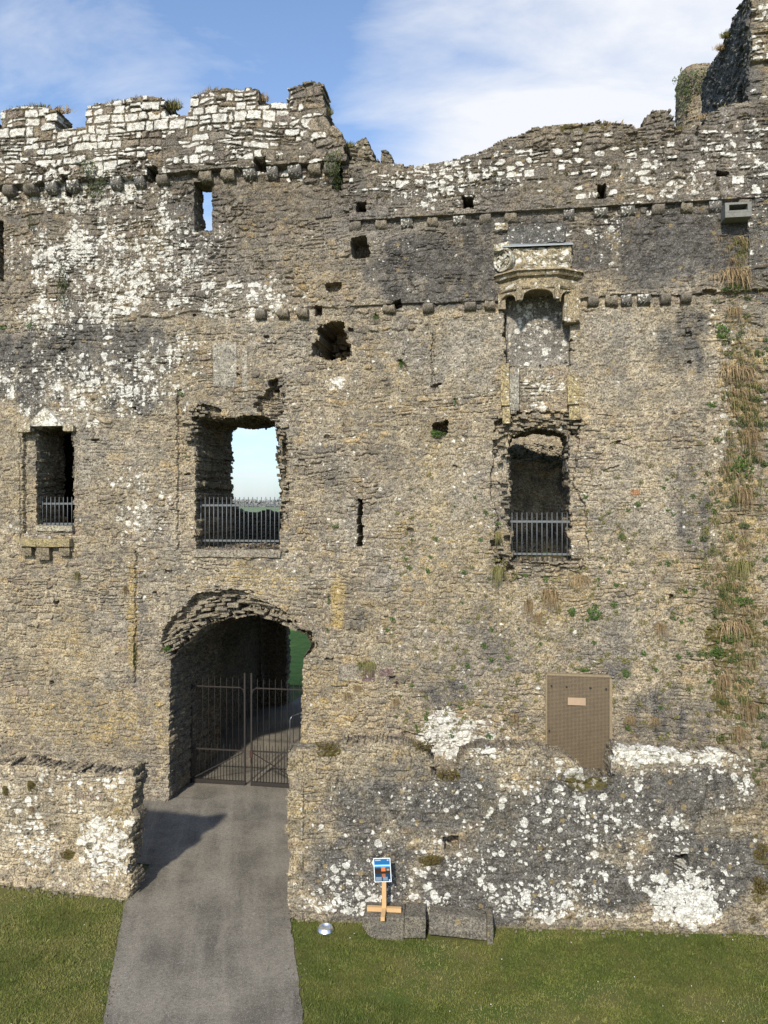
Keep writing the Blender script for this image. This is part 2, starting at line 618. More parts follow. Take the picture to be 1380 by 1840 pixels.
def rough_block(w, d, h, seed=0, n=7, amp=.02, rnd=.22, shape=None, dome=0):
    """a weathered squared stone; grid faces pushed to a rounded box with noise"""
    V = []; F = []; idx = {}
    def vid(p):
        k = tuple(round(c, 5) for c in p)
        if k not in idx:
            idx[k] = len(V); V.append(k)
        return idx[k]
    L = [i / n * 2 - 1 for i in range(n + 1)]
    for ax in range(3):
        for sg in (-1, 1):
            for i in range(n):
                for j in range(n):
                    q = []
                    for (a, b) in ((L[i], L[j]), (L[i + 1], L[j]), (L[i + 1], L[j + 1]), (L[i], L[j + 1])):
                        p = [0, 0, 0]; p[ax] = sg; p[(ax + 1) % 3] = a; p[(ax + 2) % 3] = b
                        q.append(vid(p))
                    F.append(q if sg > 0 else q[::-1])
    out = []
    for p in V:
        v = Vector(p)
        l = (abs(v.x) ** 6 + abs(v.y) ** 6 + abs(v.z) ** 6) ** (1 / 6)
        r = v / l
        v = v * (1 - rnd) + r * rnd
        x, y, z = v.x * w / 2, v.y * d / 2, v.z * h / 2
        if shape: x, y, z = shape(x, y, z)
        nn = mnoise.noise_vector(Vector((x * 6 + seed * 3.1, y * 6, z * 6 + seed))) + mnoise.noise_vector(Vector((x * 17 + seed, y * 17, z * 17))) * .5
        out.append((x + nn.x * amp, y + nn.y * amp, z + nn.z * amp))
    return out, F


# ------------------------------------------------------------------ masonry sheet: displaced front, holes with deep reveals
def sheet(name, parent, mapf, u0, u1, v0, v1, step, field, outline, holes=(), thick=.55, jag=.05, back=None, rim=True, rstep=.05, depthlimit=None):
    nu = int((u1 - u0) / step) + 1; nv = int((v1 - v0) / step) + 1
    u = u0 + np.arange(nu) * step; v = v0 + np.arange(nv) * step
    U, V = np.meshgrid(u, v)
    h, tone, mask, A, B = field(U, V)
    cu = U[:-1, :-1] + step / 2; cv = V[:-1, :-1] + step / 2
    ca = A[:-1, :-1]; cb = B[:-1, :-1]
    ju = jag * ((hsh(ca, cb, 91) - .5) * 2) + .25 * jag * vn(cu * 9, cv * 22, 92)
    jv = .6 * jag * ((hsh(ca, cb, 93) - .5) * 2) + .25 * jag * vn(cu * 12, cv * 12, 94)
    keep = inpoly(cu + ju, cv + jv, outline)
    D = np.full(keep.shape, float(thick))
    for (poly, dep, jg) in holes:
        xs = [p[0] for p in poly]; ys = [p[1] for p in poly]
        sel = (cu > min(xs) - .2) & (cu < max(xs) + .2) & (cv > min(ys) - .2) & (cv < max(ys) + .2)
        i = np.zeros_like(keep)
        i[sel] = inpoly(cu[sel] + ju[sel] * jg, cv[sel] + jv[sel] * jg, poly)
        keep &= ~i
        D[i] = dep
    X, Y, Z = mapf(U, V, h)
    VV = [np.stack([X, Y, Z], -1).reshape(-1, 3)]
    TT = [tone.reshape(-1, 3)]; MM = [mask.reshape(-1, 3)]
    jj, ii = np.nonzero(keep)
    vid = lambda j, i: j * nu + i
    FF = [np.stack([vid(jj, ii), vid(jj, ii + 1), vid(jj + 1, ii + 1), vid(jj + 1, ii)], -1)]
    base = nu * nv
    if rim:
        kp = np.pad(keep, 1, constant_values=False)
        Dp = np.pad(D, 1, constant_values=float(thick))
        ed = []
        for dj, di in ((-1, 0), (1, 0), (0, -1), (0, 1)):
            nb = kp[1 + dj:kp.shape[0] - 1 + dj, 1 + di:kp.shape[1] - 1 + di]
            dd = Dp[1 + dj:kp.shape[0] - 1 + dj, 1 + di:kp.shape[1] - 1 + di]
            m_ = keep & ~nb
            j, i = np.nonzero(m_)
            de = dd[j, i]
            if dj == -1: a, b = vid(j, i), vid(j, i + 1)
            elif dj == 1: a, b = vid(j + 1, i + 1), vid(j + 1, i)
            elif di == -1: a, b = vid(j + 1, i), vid(j, i)
            else: a, b = vid(j, i + 1), vid(j + 1, i + 1)
            ed.append(np.stack([a, b, np.full(len(a), di), np.full(len(a), dj), de], -1))
        ed = np.concatenate(ed)
        Uf, Vf = U.ravel(), V.ravel(); hf = h.ravel()
        for dep in np.unique(ed[:, 4]):
            e = ed[ed[:, 4] == dep]
            a = e[:, 0].astype(int); b = e[:, 1].astype(int)
            un, inv = np.unique(np.concatenate([a, b]), return_inverse=True)
            ia = inv[:len(a)]; ib = inv[len(a):]
            N2 = np.zeros((len(un), 2))
            np.add.at(N2, ia, e[:, 2:4]); np.add.at(N2, ib, e[:, 2:4])
            ln = np.maximum(np.hypot(N2[:, 0], N2[:, 1]), 1e-6)
            N2 /= ln[:, None]
            n = max(2, int(dep / rstep))
            K = np.arange(1, n + 1) / n
            uu = Uf[un][None, :] + 0 * K[:, None]; vv = Vf[un][None, :] + 0 * K[:, None]
            dd = K[:, None] * dep + 0 * uu
            side = np.abs(N2[:, 0])[None, :] >= np.abs(N2[:, 1])[None, :]
            fu = np.where(side, dd + 31.3 + 0 * uu, uu); fv = np.where(side, vv, dd + 5.7)
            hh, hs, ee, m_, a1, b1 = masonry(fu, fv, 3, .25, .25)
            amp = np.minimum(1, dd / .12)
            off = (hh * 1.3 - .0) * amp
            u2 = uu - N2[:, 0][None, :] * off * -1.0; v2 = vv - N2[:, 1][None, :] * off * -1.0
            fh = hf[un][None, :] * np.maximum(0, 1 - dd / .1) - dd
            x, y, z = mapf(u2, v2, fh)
            tn = tint_of(hs, ee, fu, fv, 5) * .72  # reveal colour darkened behind the front edge, shade painted into the openings
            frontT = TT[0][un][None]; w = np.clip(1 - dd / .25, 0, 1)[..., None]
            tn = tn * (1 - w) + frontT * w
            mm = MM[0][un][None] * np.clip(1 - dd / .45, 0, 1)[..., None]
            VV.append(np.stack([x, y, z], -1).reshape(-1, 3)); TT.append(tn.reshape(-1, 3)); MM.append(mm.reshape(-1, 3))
            m = len(un)
            for k_ in range(n):
                p0 = (un[ia] if k_ == 0 else base + (k_ - 1) * m + ia); p1 = (un[ib] if k_ == 0 else base + (k_ - 1) * m + ib)
                q0 = base + k_ * m + ia; q1 = base + k_ * m + ib
                FF.append(np.stack([p1, p0, q0, q1], -1))
            base += n * m
    if back is not None:
        s = 3
        jb, ib_ = np.nonzero(keep[:, :] & (cv > back))
        x, y, z = mapf(U, V, np.full(U.shape, -float(thick)) + .02 * vn(U * 8, V * 8, 7))
        VV.append(np.stack([x, y, z], -1).reshape(-1, 3)); TT.append(tone.reshape(-1, 3)); MM.append(mask.reshape(-1, 3) * .3)
        o = base
        FF.append(np.stack([o + vid(jb + 1, ib_), o + vid(jb + 1, ib_ + 1), o + vid(jb, ib_ + 1), o + vid(jb, ib_)], -1))
        base += nu * nv
    VV = np.concatenate(VV); TT = np.concatenate(TT); MM = np.concatenate(MM); FF = np.concatenate(FF)
    used = np.zeros(len(VV), bool); used[FF.ravel()] = True
    re = np.cumsum(used) - 1
    return mk(name, VV[used], re[FF], M_STONE, parent, False, False, TT[used], MM[used])


def rect(x0, y0, x1, y1, y=0.):
    return [P(x0, y0, y), P(x1, y0, y), P(x1, y1, y), P(x0, y1, y)]


def pp(l, y=0.):
    return [P(a, b, y) for a, b in l]


def ell(l, y=0.):
    r = []
    for (cx, cy, rx, ry, s) in l:
        a = P(cx, cy, y); b = P(cx + rx, cy, y); c = P(cx, cy - ry, y)
        r.append((a[0], a[1], b[0] - a[0], c[1] - a[1], s))
    return r

# ================================================================== THE GREAT WALL
XJ = P(630, 400)[0]
Z_CL = P(300, 318)[1]      # underside of the left parapet
Z_CR = P(900, 386)[1]      # underside of the right parapet
Z_S = P(900, 541)[1]       # lower string of corbels
DARK = ell([(800, 470, 150, 62, 1.15), (900, 420, 130, 40, .9), (1190, 440, 160, 85, 1.1), (820, 530, 130, 30, .9), (130, 640, 210, 70, 1.1), (60, 700, 80, 60, .7),
            (240, 690, 70, 70, .7), (1230, 620, 60, 80, .55), (1160, 480, 90, 30, .8), (720, 490, 70, 60, .8), (790, 1245, 60, 35, .5), (1200, 1290, 110, 60, .6),
            (1240, 860, 50, 120, .4), (640, 1110, 40, 25, .5), (1250, 950, 40, 60, .6), (960, 415, 60, 30, 1.2), (1360, 420, 50, 200, .75), (1360, 200, 40, 100, .6),
            (1000, 300, 150, 40, .25), (800, 345, 120, 30, .3), (120, 460, 90, 40, .3), (330, 400, 40, 60, .35), (1100, 1190, 60, 60, .4), (870, 1130, 50, 60, .3)])
GREY = ell([(850, 640, 120, 90, .8), (960, 595, 70, 70, 1.0), (540, 420, 90, 80, .35), (900, 900, 110, 110, .45), (1100, 650, 110, 110, .45), (1250, 720, 60, 80, .4),
            (130, 820, 120, 90, .45), (250, 850, 60, 120, .4), (700, 980, 80, 90, .3), (830, 1180, 120, 80, .45), (440, 620, 60, 50, .3)])
OCH = ell([(450, 1040, 130, 34, 1.0), (190, 1290, 190, 70, .65), (608, 1080, 16, 60, 1.1), (238, 1110, 12, 120, .9), (800, 1010, 120, 130, .5), (960, 1080, 150, 70, .5),
           (590, 500, 60, 40, .35), (1325, 650, 50, 200, .8), (1330, 1000, 50, 260, .7), (560, 1250, 110, 110, .7), (600, 640, 20, 30, .5), (1230, 1040, 60, 60, .45), (800, 820, 70, 60, .4),
           (560, 470, 90, 40, .35), (130, 1180, 110, 80, .35), (1080, 940, 80, 60, .3), (690, 1130, 60, 60, .35)])
PLA = ell([(1130, 650, 150, 130, .8), (850, 620, 110, 90, .9), (960, 600, 62, 80, 1.3), (860, 900, 190, 150, .7), (1160, 900, 130, 120, .7), (900, 1150, 260, 120, .75),
           (80, 820, 90, 130, .6), (240, 830, 70, 130, .5), (1150, 1180, 150, 120, .8), (820, 480, 150, 60, .6), (1180, 460, 130, 60, .6), (520, 1060, 60, 60, .5), (120, 660, 130, 60, .4)])
LICH = ell([(220, 470, 230, 120, .70), (150, 350, 230, 50, .66), (150, 690, 230, 90, .58), (430, 530, 150, 50, .62), (330, 640, 90, 60, .50), (250, 900, 70, 120, .42), (120, 560, 150, 60, .60),
            (60, 960, 80, 50, .30), (60, 450, 80, 60, .45), (250, 1060, 70, 80, .30), (600, 690, 30, 14, .75), (700, 450, 90, 50, .25), (960, 560, 50, 50, .5), (965, 700, 60, 45, .6), (1090, 430, 40, 60, .55),
            (980, 420, 50, 20, .8), (1330, 300, 90, 120, .38), (1200, 330, 150, 60, .42), (800, 340, 180, 60, .42), (810, 1318, 66, 62, 1.35), (880, 1310, 60, 30, .55), (560, 440, 60, 80, .22),
            (1320, 700, 70, 260, .34), (620, 620, 60, 40, .2), (120, 760, 60, 30, .4), (870, 1240, 180, 60, .28), (1300, 1250, 90, 120, .22), (420, 960, 160, 60, .15), (700, 900, 800, 600, .24)])
WHL = ell([(150, 255, 360, 100, .86), (430, 240, 200, 95, .84), (60, 250, 160, 60, .5), (560, 300, 70, 60, .45), (760, 330, 150, 45, .66), (980, 300, 190, 55, .60), (1130, 320, 170, 70, .46), (1320, 300, 90, 110, .40),
           (440, 520, 60, 18, .55), (220, 560, 190, 22, .50), (230, 440, 130, 60, .35), (200, 610, 30, 10, .6), (90, 755, 40, 22, 1.2)])
MOS = ell([(800, 560, 25, 12, .5), (1330, 800, 50, 360, .50), (1325, 1180, 75, 200, .56), (1200, 1060, 130, 90, .26), (960, 1060, 110, 50, .34), (40, 300, 30, 80, .3), (330, 230, 16, 40, .5),
           (60, 205, 40, 8, .6), (240, 188, 40, 8, .5), (410, 172, 40, 8, .6), (1050, 235, 60, 10, .6), (850, 290, 40, 14, .4), (1190, 300, 110, 40, .34), (1300, 215, 60, 14, .5), (720, 320, 60, 20, .35), (890, 320, 40, 30, .3)])

# shallow and deep recesses: polygon, depth, raggedness
REC = [
    (rect(270, 305, 290, 328), .6), (rect(118, 320, 131, 352), .5), (rect(463, 290, 482, 310), .5), (pp([(600, 300), (614, 296), (616, 342), (600, 342)]), .8),
    (rect(644, 368, 660, 386), .5), (pp([(632, 429), (660, 427), (664, 462), (650, 466), (634, 464)]), .65), (pp([(585, 510), (614, 508), (612, 522), (590, 526)]), .30),
    (rect(565, 551, 577, 566), .4), (pp([(574, 590), (590, 578), (618, 576), (624, 600), (627, 640), (600, 648), (578, 642), (570, 640)]), 1.5), (pp([(560, 620), (575, 612), (582, 640), (562, 638)]), .4),
    (pp([(616, 612), (630, 618), (628, 640), (616, 640)]), .3), (pp([(706, 545), (720, 538), (722, 550), (708, 556)]), .35), (pp([(777, 762), (805, 755), (804, 782), (778, 784)]), .55),
    (rect(833, 357, 851, 378), .6), (rect(1071, 337, 1087, 362), .6), (rect(1285, 314, 1303, 323), .4), (pp([(643, 897), (651, 896), (650, 930), (652, 948), (649, 982), (643, 982)]), 1.3),
    (pp([(484, 684), (499, 680), (497, 702), (488, 702)]), .35), (rect(888, 1003, 905, 1013), .4), (rect(882, 968, 899, 984), .2), (rect(506, 795, 514, 818), .2),
    (pp([(455, 728), (480, 700), (505, 690), (510, 735), (498, 752), (470, 746)]), .22),
    (pp([(345, 745), (365, 722), (400, 736), (400, 756), (348, 780)]), .20),
    (rect(318, 700, 325, 990), .07), (rect(325, 760, 350, 990), .09), (pp([(498, 760), (514, 780), (518, 860), (512, 930), (498, 990)]), .13),
    (rect(40, 770, 64, 960), .12), (rect(35, 765, 41, 980), .04), (rect(130, 770, 138, 960), .05),
    (pp([(908, 545), (920, 528), (960, 520), (1010, 528), (1024, 545), (1024, 655), (910, 655)]), .34),
    (rect(905, 655, 1022, 742), .10), (pp([(893, 748), (930, 738), (985, 738), (1040, 752), (1045, 778), (893, 778)]), .13),
    (pp([(886, 790), (915, 780), (915, 1008), (905, 1020), (884, 985), (895, 930), (882, 890)]), .12), (pp([(1022, 765), (1040, 790), (1030, 870), (1052, 905), (1058, 990), (1040, 1012), (1022, 1010)]), .09),
    (pp([(905, 1010), (1050, 1008), (1040, 1045), (920, 1045)]), .14),
    (pp([(288, 1150), (296, 1122), (328, 1098), (342, 1070), (372, 1064), (410, 1058), (448, 1064), (478, 1084), (512, 1100), (532, 1122), (556, 1134), (570, 1160), (548, 1182), (300, 1182)]), .26),
    (pp([(312, 1158), (330, 1122), (372, 1098), (430, 1086), (480, 1100), (520, 1118), (548, 1140), (550, 1180), (304, 1180)]), .55),
    (rect(70, 972, 78, 982), .2), (rect(88, 972, 104, 983), .2), (rect(775, 600, 779, 690), .05), (rect(1210, 228, 1250, 252), .12),
    (pp([(243, 990), (247, 990), (245, 1225), (240, 1225)]), .07), (pp([(775, 688), (790, 688), (788, 696), (776, 694)]), .2),
    (rect(905, 1020, 925, 1044), .14), (pp([(985, 1212), (1094, 1212), (1094, 1500), (985, 1500)]), .10),
    (pp([(1260, 521), (1290, 520), (1288, 530), (1262, 530)]), .18), (pp([(720, 1315), (760, 1322), (775, 1350), (740, 1345)]), .1),
]
for cx_i in range(26):                       # a few small putlog chips
    a = random.uniform(20, 1260); b = random.uniform(560, 1300)
    REC.append((rect(a, b, a + random.uniform(4, 12), b + random.uniform(3, 7)), random.uniform(.08, .22)))


def wall_field(U, V):
    blk = blob(U, V, ell([(200, 240, 460, 120, .9), (480, 230, 190, 110, .9), (620, 1180, 90, 130, .45), (560, 640, 120, 70, .45), (660, 600, 90, 70, .4)]), 3) + .08
    pla = blob(U, V, PLA, 4)
    fill = .30 + .62 * pla - .22 * (V > Z_CL - .1) - .12 * (V > Z_CR) - .12 * blob(U, V, ell([(450, 400, 200, 120, 1), (330, 830, 30, 160, 1), (1330, 800, 60, 500, .9)]), 6)
    h, hs, e, m, A, B = masonry(U, V, 0, blk, fill)
    c = tint_of(hs, e * (1 - .62 * np.clip(pla, 0, 1)), U, V, 0)
    n = fbm(U * 3.1, V * 2.2, 4, 101)
    streak = fbm(U * 5.5, V * .8, 3, 103)
    dk = np.clip(blob(U, V, DARK, 5, 1.6, .7) * (1 + .7 * streak), 0, 1)
    dk = np.clip(dk * 1.35 * (1 + 1.1 * fbm(U * 5, V * 3, 4, 109)) + .10 * sst(.1, .5, fbm(U * 2.2, V * 1.6, 4, 111)) * 4 * .55, 0, 1)
    mt = np.clip(.5 + .9 * fbm(U * 11, V * 10, 4, 131), 0, 1)[..., None]
    stn = np.array([.034, .035, .038]) * (1 - mt) + np.array([.165, .160, .150]) * mt
    c = c * (1 - dk[..., None] * .88) + dk[..., None] * .88 * stn
    gz_ = np.clip(.02 + .5 * fbm(U * .8, V * .7, 3, 133) + .30 * sst(Z_S - 1.5, Z_S + 1, V), 0, .75)[..., None]
    c = c * (1 - gz_) + gz_ * c.mean(-1, keepdims=True) * np.array([1.01, .985, .95])
    gy = np.clip(blob(U, V, GREY, 7, 2.4, 1.0), 0, 1) * (.6 + .6 * n)
    g = c.mean(-1, keepdims=True)
    c = c * (1 - gy[..., None] * .7) + gy[..., None] * .7 * (g * np.array([1.0, .97, .92]))
    oc = np.clip(blob(U, V, OCH, 8, 2.6, 1.1), 0, 1) * (.55 + .7 * hs[1]) * e
    oc = np.clip(oc + .55 * blob(U, V, OCH[2:4], 8, 2.6, .1), 0, 1)
    c = c * (1 - oc[..., None] * .62) + oc[..., None] * .62 * np.array([.48, .34, .11]) * (1 + .3 * n[..., None])
    # masonry of the upper wall is a little pinker and darker
    up = sst(Z_S - .3, Z_S + .6, V)
    c = c * (1 - .24 * up[..., None] * np.array([.95, 1., .98]))
    jd = (1 - e) * sst(Z_S + .5, Z_CL, V) * .6
    c = c * (1 - jd[..., None]) + jd[..., None] * np.array([.085, .068, .046])
    lich = blob(U, V, LICH, 9, 2.6, .75) * (1.02 + .45 * n)
    wz = np.clip(blob(U, V, WHL, 10, 1.5, .55), 0, 1.3)
    whole = ((hs[2] < wz * .98) * e * (.62 + .38 * wz)) * (V > Z_S - 2.5)
    moss = np.clip(blob(U, V, MOS, 11, 3.5, 1.0), 0, 1) * .8 + .10 * (1 - e) + .12 * sst(7, 3, V) * (n > .1)
    # relief of the big members
    left = U < XJ
    h = h + .20 * ((V > Z_CL + .03 * vn(U * 3, V, 6)) & left) + .05 * left * sst(Z_S - .02, Z_S + .03, V + .12 * vn(U * 1.3, V * .5, 5)) * sst(-12, -8, U) + .13 * ((V > Z_CR) & ~left) + .075 * (V > Z_S + .05 * vn(U * 2, V, 5)) * ~left
    jx = .05 * (hsh(A, B, 91) - .5) * 2; jy = .03 * (hsh(A, B, 93) - .5) * 2
    nx = .02 * vn(U * 13, V * 20, 120); nz = .02 * vn(U * 13 + 4, V * 20, 121)
    for k, (poly, dep) in enumerate(REC):
        xs = [p[0] for p in poly]; ys = [p[1] for p in poly]
        s = (U > min(xs) - .15) & (U < max(xs) + .15) & (V > min(ys) - .15) & (V < max(ys) + .15)
        big = 1.0 if (max(xs) - min(xs)) > .6 and dep > .1 else .35
        i = inpoly(U[s] + (jx[s] * 1.5) * big + nx[s], V[s] + jy[s] * 1.5 * big + nz[s], poly)
        r = 1 + .5 * (hs[0][s] - .5) * (1 if big == 1. else .3)
        hh = h[s]; hh[i] -= (dep * r)[i]
        if big == 1. and .1 < dep < .7 and k != 29:
            hh[i] += (.10 * (hsh(np.floor(V[s] / .055 + .6 * vn(U[s] * 3, V[s] * 3, 8)), np.floor(U[s] / .22), 66) - .5))[i]
        h[s] = hh
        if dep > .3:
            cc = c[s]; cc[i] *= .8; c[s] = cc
            l = lich[s]; l[i] = 0 if k != 29 else l[i]; lich[s] = l
            w_ = whole[s]; w_[i] = 0; whole[s] = w_
    # the niche behind the carved oriel: smooth grey plaster
    nic = inpoly(U, V, REC[29][0])
    h = np.where(nic, -.30 + .03 * fbm(U * 5, V * 6, 4, 9) + .3 * (h + .34) * .3, h)
    c[nic] = np.array([.235, .215, .185]) * (1 + .5 * n[nic][:, None])
    lich[nic] = np.maximum(lich[nic], .40)
    # red sandstone replacements and big ashlar by the gate pier
    for (x, y, w_, h_, cc) in ((663, 1214, 11, 10, (.17, .115, .10)), (695, 1208, 13, 7, (.19, .13, .12)), (685, 1176, 19, 18, (.36, .31, .21)), (628, 1208, 20, 14, (.30, .26, .2)),
                               (1141, 885, 8, 5, (.36, .19, .10)), (404, 655, 22, 40, (.36, .33, .27)), (440, 665, 5, 38, (.38, .34, .27)), (920, 700, 14, 38, (.33, .31, .26))):
        q = inpoly(U, V, rect(x - w_, y - h_, x + w_, y + h_))
        h = np.where(q, np.maximum(h, .0) * .3 + .012, h)
        c[q] = np.array(cc) * (1 + .2 * n[q][:, None])
    mask = np.stack([np.clip(lich, 0, 1.3), np.clip(moss, 0, 1), np.clip(whole, 0, 1)], -1)
    return h, np.clip(c, .01, .8), mask, A, B


OUT = pp([(-155, 1560), (-155, 262), (-90, 258), (-88, 212), (-20, 210), (-16, 250), (8, 248), (10, 207), (38, 200), (70, 197), (107, 206), (108, 240), (120, 238), (162, 236), (165, 196), (210, 190), (250, 184), (282, 180), (303, 186), (304, 216),
          (346, 214), (351, 182), (380, 172), (425, 170), (467, 168), (470, 196), (518, 192), (520, 166), (560, 156), (583, 160), (587, 190), (590, 214), (600, 232), (616, 246), (624, 270), (628, 300),
          (660, 296), (700, 302), (740, 305), (790, 299), (830, 289), (870, 277), (893, 262), (925, 252), (950, 240), (1000, 232), (1040, 228), (1075, 224), (1090, 228), (1134, 232), (1136, 239), (1150, 236),
          (1155, 220), (1166, 206), (1200, 204), (1206, 226), (1216, 234), (1262, 232), (1264, 214), (1300, 198), (1340, 190), (1650, 170), (1650, 1640)])
HOLES = [
    (rect(350, 328, 382, 415), .6, .25),
    (pp([(-8, 395), (6, 396), (7, 505), (-8, 505)]), .6, .2),
    (pp([(64, 772), (75, 768), (122, 766), (130, 775), (131, 945), (66, 945)]), 1.3, .5),
    (pp([(348, 754), (366, 747), (405, 750), (440, 746), (470, 746), (496, 757), (499, 790), (497, 830), (502, 880), (500, 925), (507, 950), (500, 988), (350, 988), (349, 860)]), 2.8, .9),
    (pp([(913, 800), (918, 782), (945, 772), (975, 770), (1005, 774), (1020, 782), (1022, 890), (1027, 930), (1026, 1010), (920, 1012), (913, 930), (915, 880)]), 1.4, .7),
    (pp([(300, 1500), (303, 1400), (306, 1185), (316, 1172), (340, 1152), (352, 1135), (385, 1116), (425, 1108), (455, 1107), (500, 1118), (520, 1130), (548, 1142), (560, 1158), (545, 1180), (541, 1300), (541, 1500)]), 3.6, .45),
]
wall = thing('castle_wall', 'tall ruined grey stone castle wall with gateway, windows and broken battlements', 'castle wall', (0, 0, 0))
UMIN, UMAX = P(-150, 900)[0], P(1640, 900)[0]
sheet('masonry_face', wall, lambda u, v, h: (u, -h, v), UMIN, UMAX, -.1, 18.9, .02, wall_field, OUT, HOLES, .55, .05, back=14.2)


# ---- generic simpler masonry
def simple_field(seed, fill=.3, blk=.1, dark=(), och=(), lich=(), whl=(), moss=(), mul=1.0, lbase=0., mbase=0., relief=None, ltint=None):
    def f(U, V):
        h, hs, e, m, A, B = masonry(U + seed * 3.7, V, seed, blk, fill)
        c = tint_of(hs, e * .9, U + seed * 3.7, V, seed) * mul
        n = fbm(U * 3.1, V * 2.2, 4, seed + 101)
        d = np.clip(blob(U, V, dark, seed + 5, 1.6, 1.0), 0, 1)[..., None]
        d = np.clip(d * 1.3 * (1 + .7 * fbm(U * 7, V * 5, 3, seed + 109)[..., None]), 0, 1)
        mt = np.clip(.5 + .9 * fbm(U * 11, V * 10, 4, seed + 131), 0, 1)[..., None]
        c = c * (1 - .88 * d) + .88 * d * (np.array([.034, .035, .038]) * (1 - mt) + np.array([.165, .160, .150]) * mt)
        o = (np.clip(blob(U, V, och, seed + 6, 2.6, 1.1), 0, 1) * e)[..., None]
        c = c * (1 - .5 * o) + .5 * o * np.array([.44, .33, .14])
        l = np.maximum(blob(U, V, lich, seed + 7, 2.6, .75) * (.98 + .4 * n), lbase)
        w = np.clip(blob(U, V, whl, seed + 8, 1.5, .6), 0, 1.2)
        w = (hs[2] < w) * e * (.62 + .38 * w)
        ms = np.maximum(blob(U, V, moss, seed + 9, 3., 1.0), mbase)
        if relief is not None:
            h = h + relief(U, V)
        if ltint is not None:
            c = ltint(U, V, c, n)
        return h, np.clip(c, .01, .8), np.stack([np.clip(l, 0, 1.3), np.clip(ms, 0, 1), np.clip(w, 0, 1)], -1), A, B
    return f


def frame(A, B):
    """vertical plane through the ground points A, B -> (map function, photo->local reader)"""
    ax, ay = A; bx, by = B
    L = math.hypot(bx - ax, by - ay); tx, ty = (bx - ax) / L, (by - ay) / L
    nx, ny = ty, -tx          # towards the camera
    def mp(u, v, h):
        return ax + tx * u + nx * h, ay + ty * u + ny * h, v
    def rd(px, py):
        s = (px - 690) / FPX
        dx, dy = FX + s * RX, FY + s * RY
        # cam + t d = A + u T
        det = dx * (-ty) + dy * tx
        t = ((ax) * (-ty) + (ay - CAMY) * tx) / det
        u = (t * dx - ax) * tx + (CAMY + t * dy - ay) * ty
        return u, CAMH - (py - 905) / FPX * t
    return mp, rd


def rell(rd, l):
    r = []
    for (cx, cy, rx, ry, s) in l:
        a = rd(cx, cy); b = rd(cx + rx, cy); c = rd(cx, cy - ry)
        r.append((a[0], a[1], b[0] - a[0], c[1] - a[1], s))
    return r


# ---- right-hand low wall
A_ = (-3.78, -4.78); B_ = (7.8, -3.60)
mpR, rdR = frame(A_, B_)
lw = thing('low_wall', 'low freestanding rubble wall right of the path, dark stained and spotted with white lichen', 'low wall', (A_[0], A_[1], 0))
holesR = [([rdR(*q) for q in ((797, 1502), (824, 1502), (824, 1527), (800, 1530))], .35), ([rdR(*q) for q in ((1211, 1536), (1238, 1535), (1238, 1562), (1212, 1562))], .35),
          ([rdR(*q) for q in ((770, 1335), (832, 1335), (828, 1392), (784, 1392))], .0)]


def relR(U, V):
    r = np.zeros(U.shape)
    for poly, d in holesR[:2]:
        r = r - d * inpoly(U + .02 * vn(U * 12, V * 12, 3), V, poly)
    e = rdR(545, 1500)[0]
    r = r + .05 * (U < e) * (vn(U * 5, V * 6, 77)) - .06 * sst(e, 0, U) + .05 * sst(1.2, 0, V)
    return r


outR = [rdR(q[0], q[1] + (9 if q[1] < 1395 and q[0] > 520 else 0)) for q in ((515, 1700), (516, 1600), (521, 1560), (514, 1480), (517, 1400), (513, 1350), (530, 1345), (560, 1345), (600, 1336), (640, 1326), (700, 1326), (735, 1330), (762, 1340), (774, 1360), (780, 1390), (822, 1394),
                           (830, 1350), (862, 1334), (900, 1336), (960, 1336), (982, 1342), (1008, 1346), (1030, 1362), (1045, 1372), (1048, 1392), (1062, 1398), (1078, 1402), (1100, 1398), (1104, 1334), (1140, 1336), (1180, 1342),
                           (1240, 1346), (1300, 1342), (1349, 1346), (1350, 1398), (1366, 1420), (1385, 1445), (1460, 1480), (1620, 1500), (1640, 1780))]
sheet('rubble_face', lw, lambda u, v, h: tuple(np.asarray(c) - o for c, o in zip(mpR(u, v, h), (A_[0], A_[1], 0))), -.1, 11.2, -.1, 3.6, .016,
      simple_field(2, .55, .25,
                   dark=rell(rdR, [(980, 1560, 260, 95, 1.4), (660, 1560, 110, 90, 1.1), (1240, 1560, 150, 90, 1.2), (1090, 1450, 260, 70, .95), (740, 1440, 200, 80, .8), (1280, 1420, 100, 60, .9), (860, 1610, 150, 60, 1.1), (650, 1440, 100, 90, .8), (610, 1560, 60, 60, .8)]),
                   och=rell(rdR, [(540, 1480, 34, 150, .8), (600, 1390, 60, 50, .3), (900, 1450, 60, 60, .3)]),
                   lich=rell(rdR, [(700, 1590, 200, 70, .5), (640, 1625, 130, 24, .80), (980, 1610, 170, 55, .78), (860, 1560, 110, 70, .52), (1245, 1608, 105, 68, 1.4), (620, 1590, 90, 60, .6), (580, 1500, 60, 120, .35), (1260, 1480, 130, 80, .42), (1000, 1390, 160, 60, .5),
                                   (1220, 1380, 120, 40, .55), (860, 1350, 70, 30, .7), (1100, 1500, 330, 150, .50), (760, 1470, 260, 120, .42), (620, 1480, 120, 80, .32), (1180, 1356, 180, 24, 1.1), (1335, 1400, 30, 60, .6), (700, 1636, 140, 14, .9), (1020, 1640, 200, 14, .8)]),
                   whl=rell(rdR, [(1220, 1350, 130, 12, 1.1), (900, 1340, 80, 12, .6), (560, 1345, 40, 10, .6)]),
                   moss=rell(rdR, [(800, 1395, 30, 14, 1.0), (590, 1350, 26, 14, .6), (760, 1352, 26, 16, .8), (770, 1545, 30, 18, .75), (1370, 1560, 26, 150, .55), (1050, 1405, 50, 20, .6), (950, 1530, 400, 120, .26)]),
                   mul=.92, relief=relR), outR, (), .5, .045, back=1.2, rstep=.03)

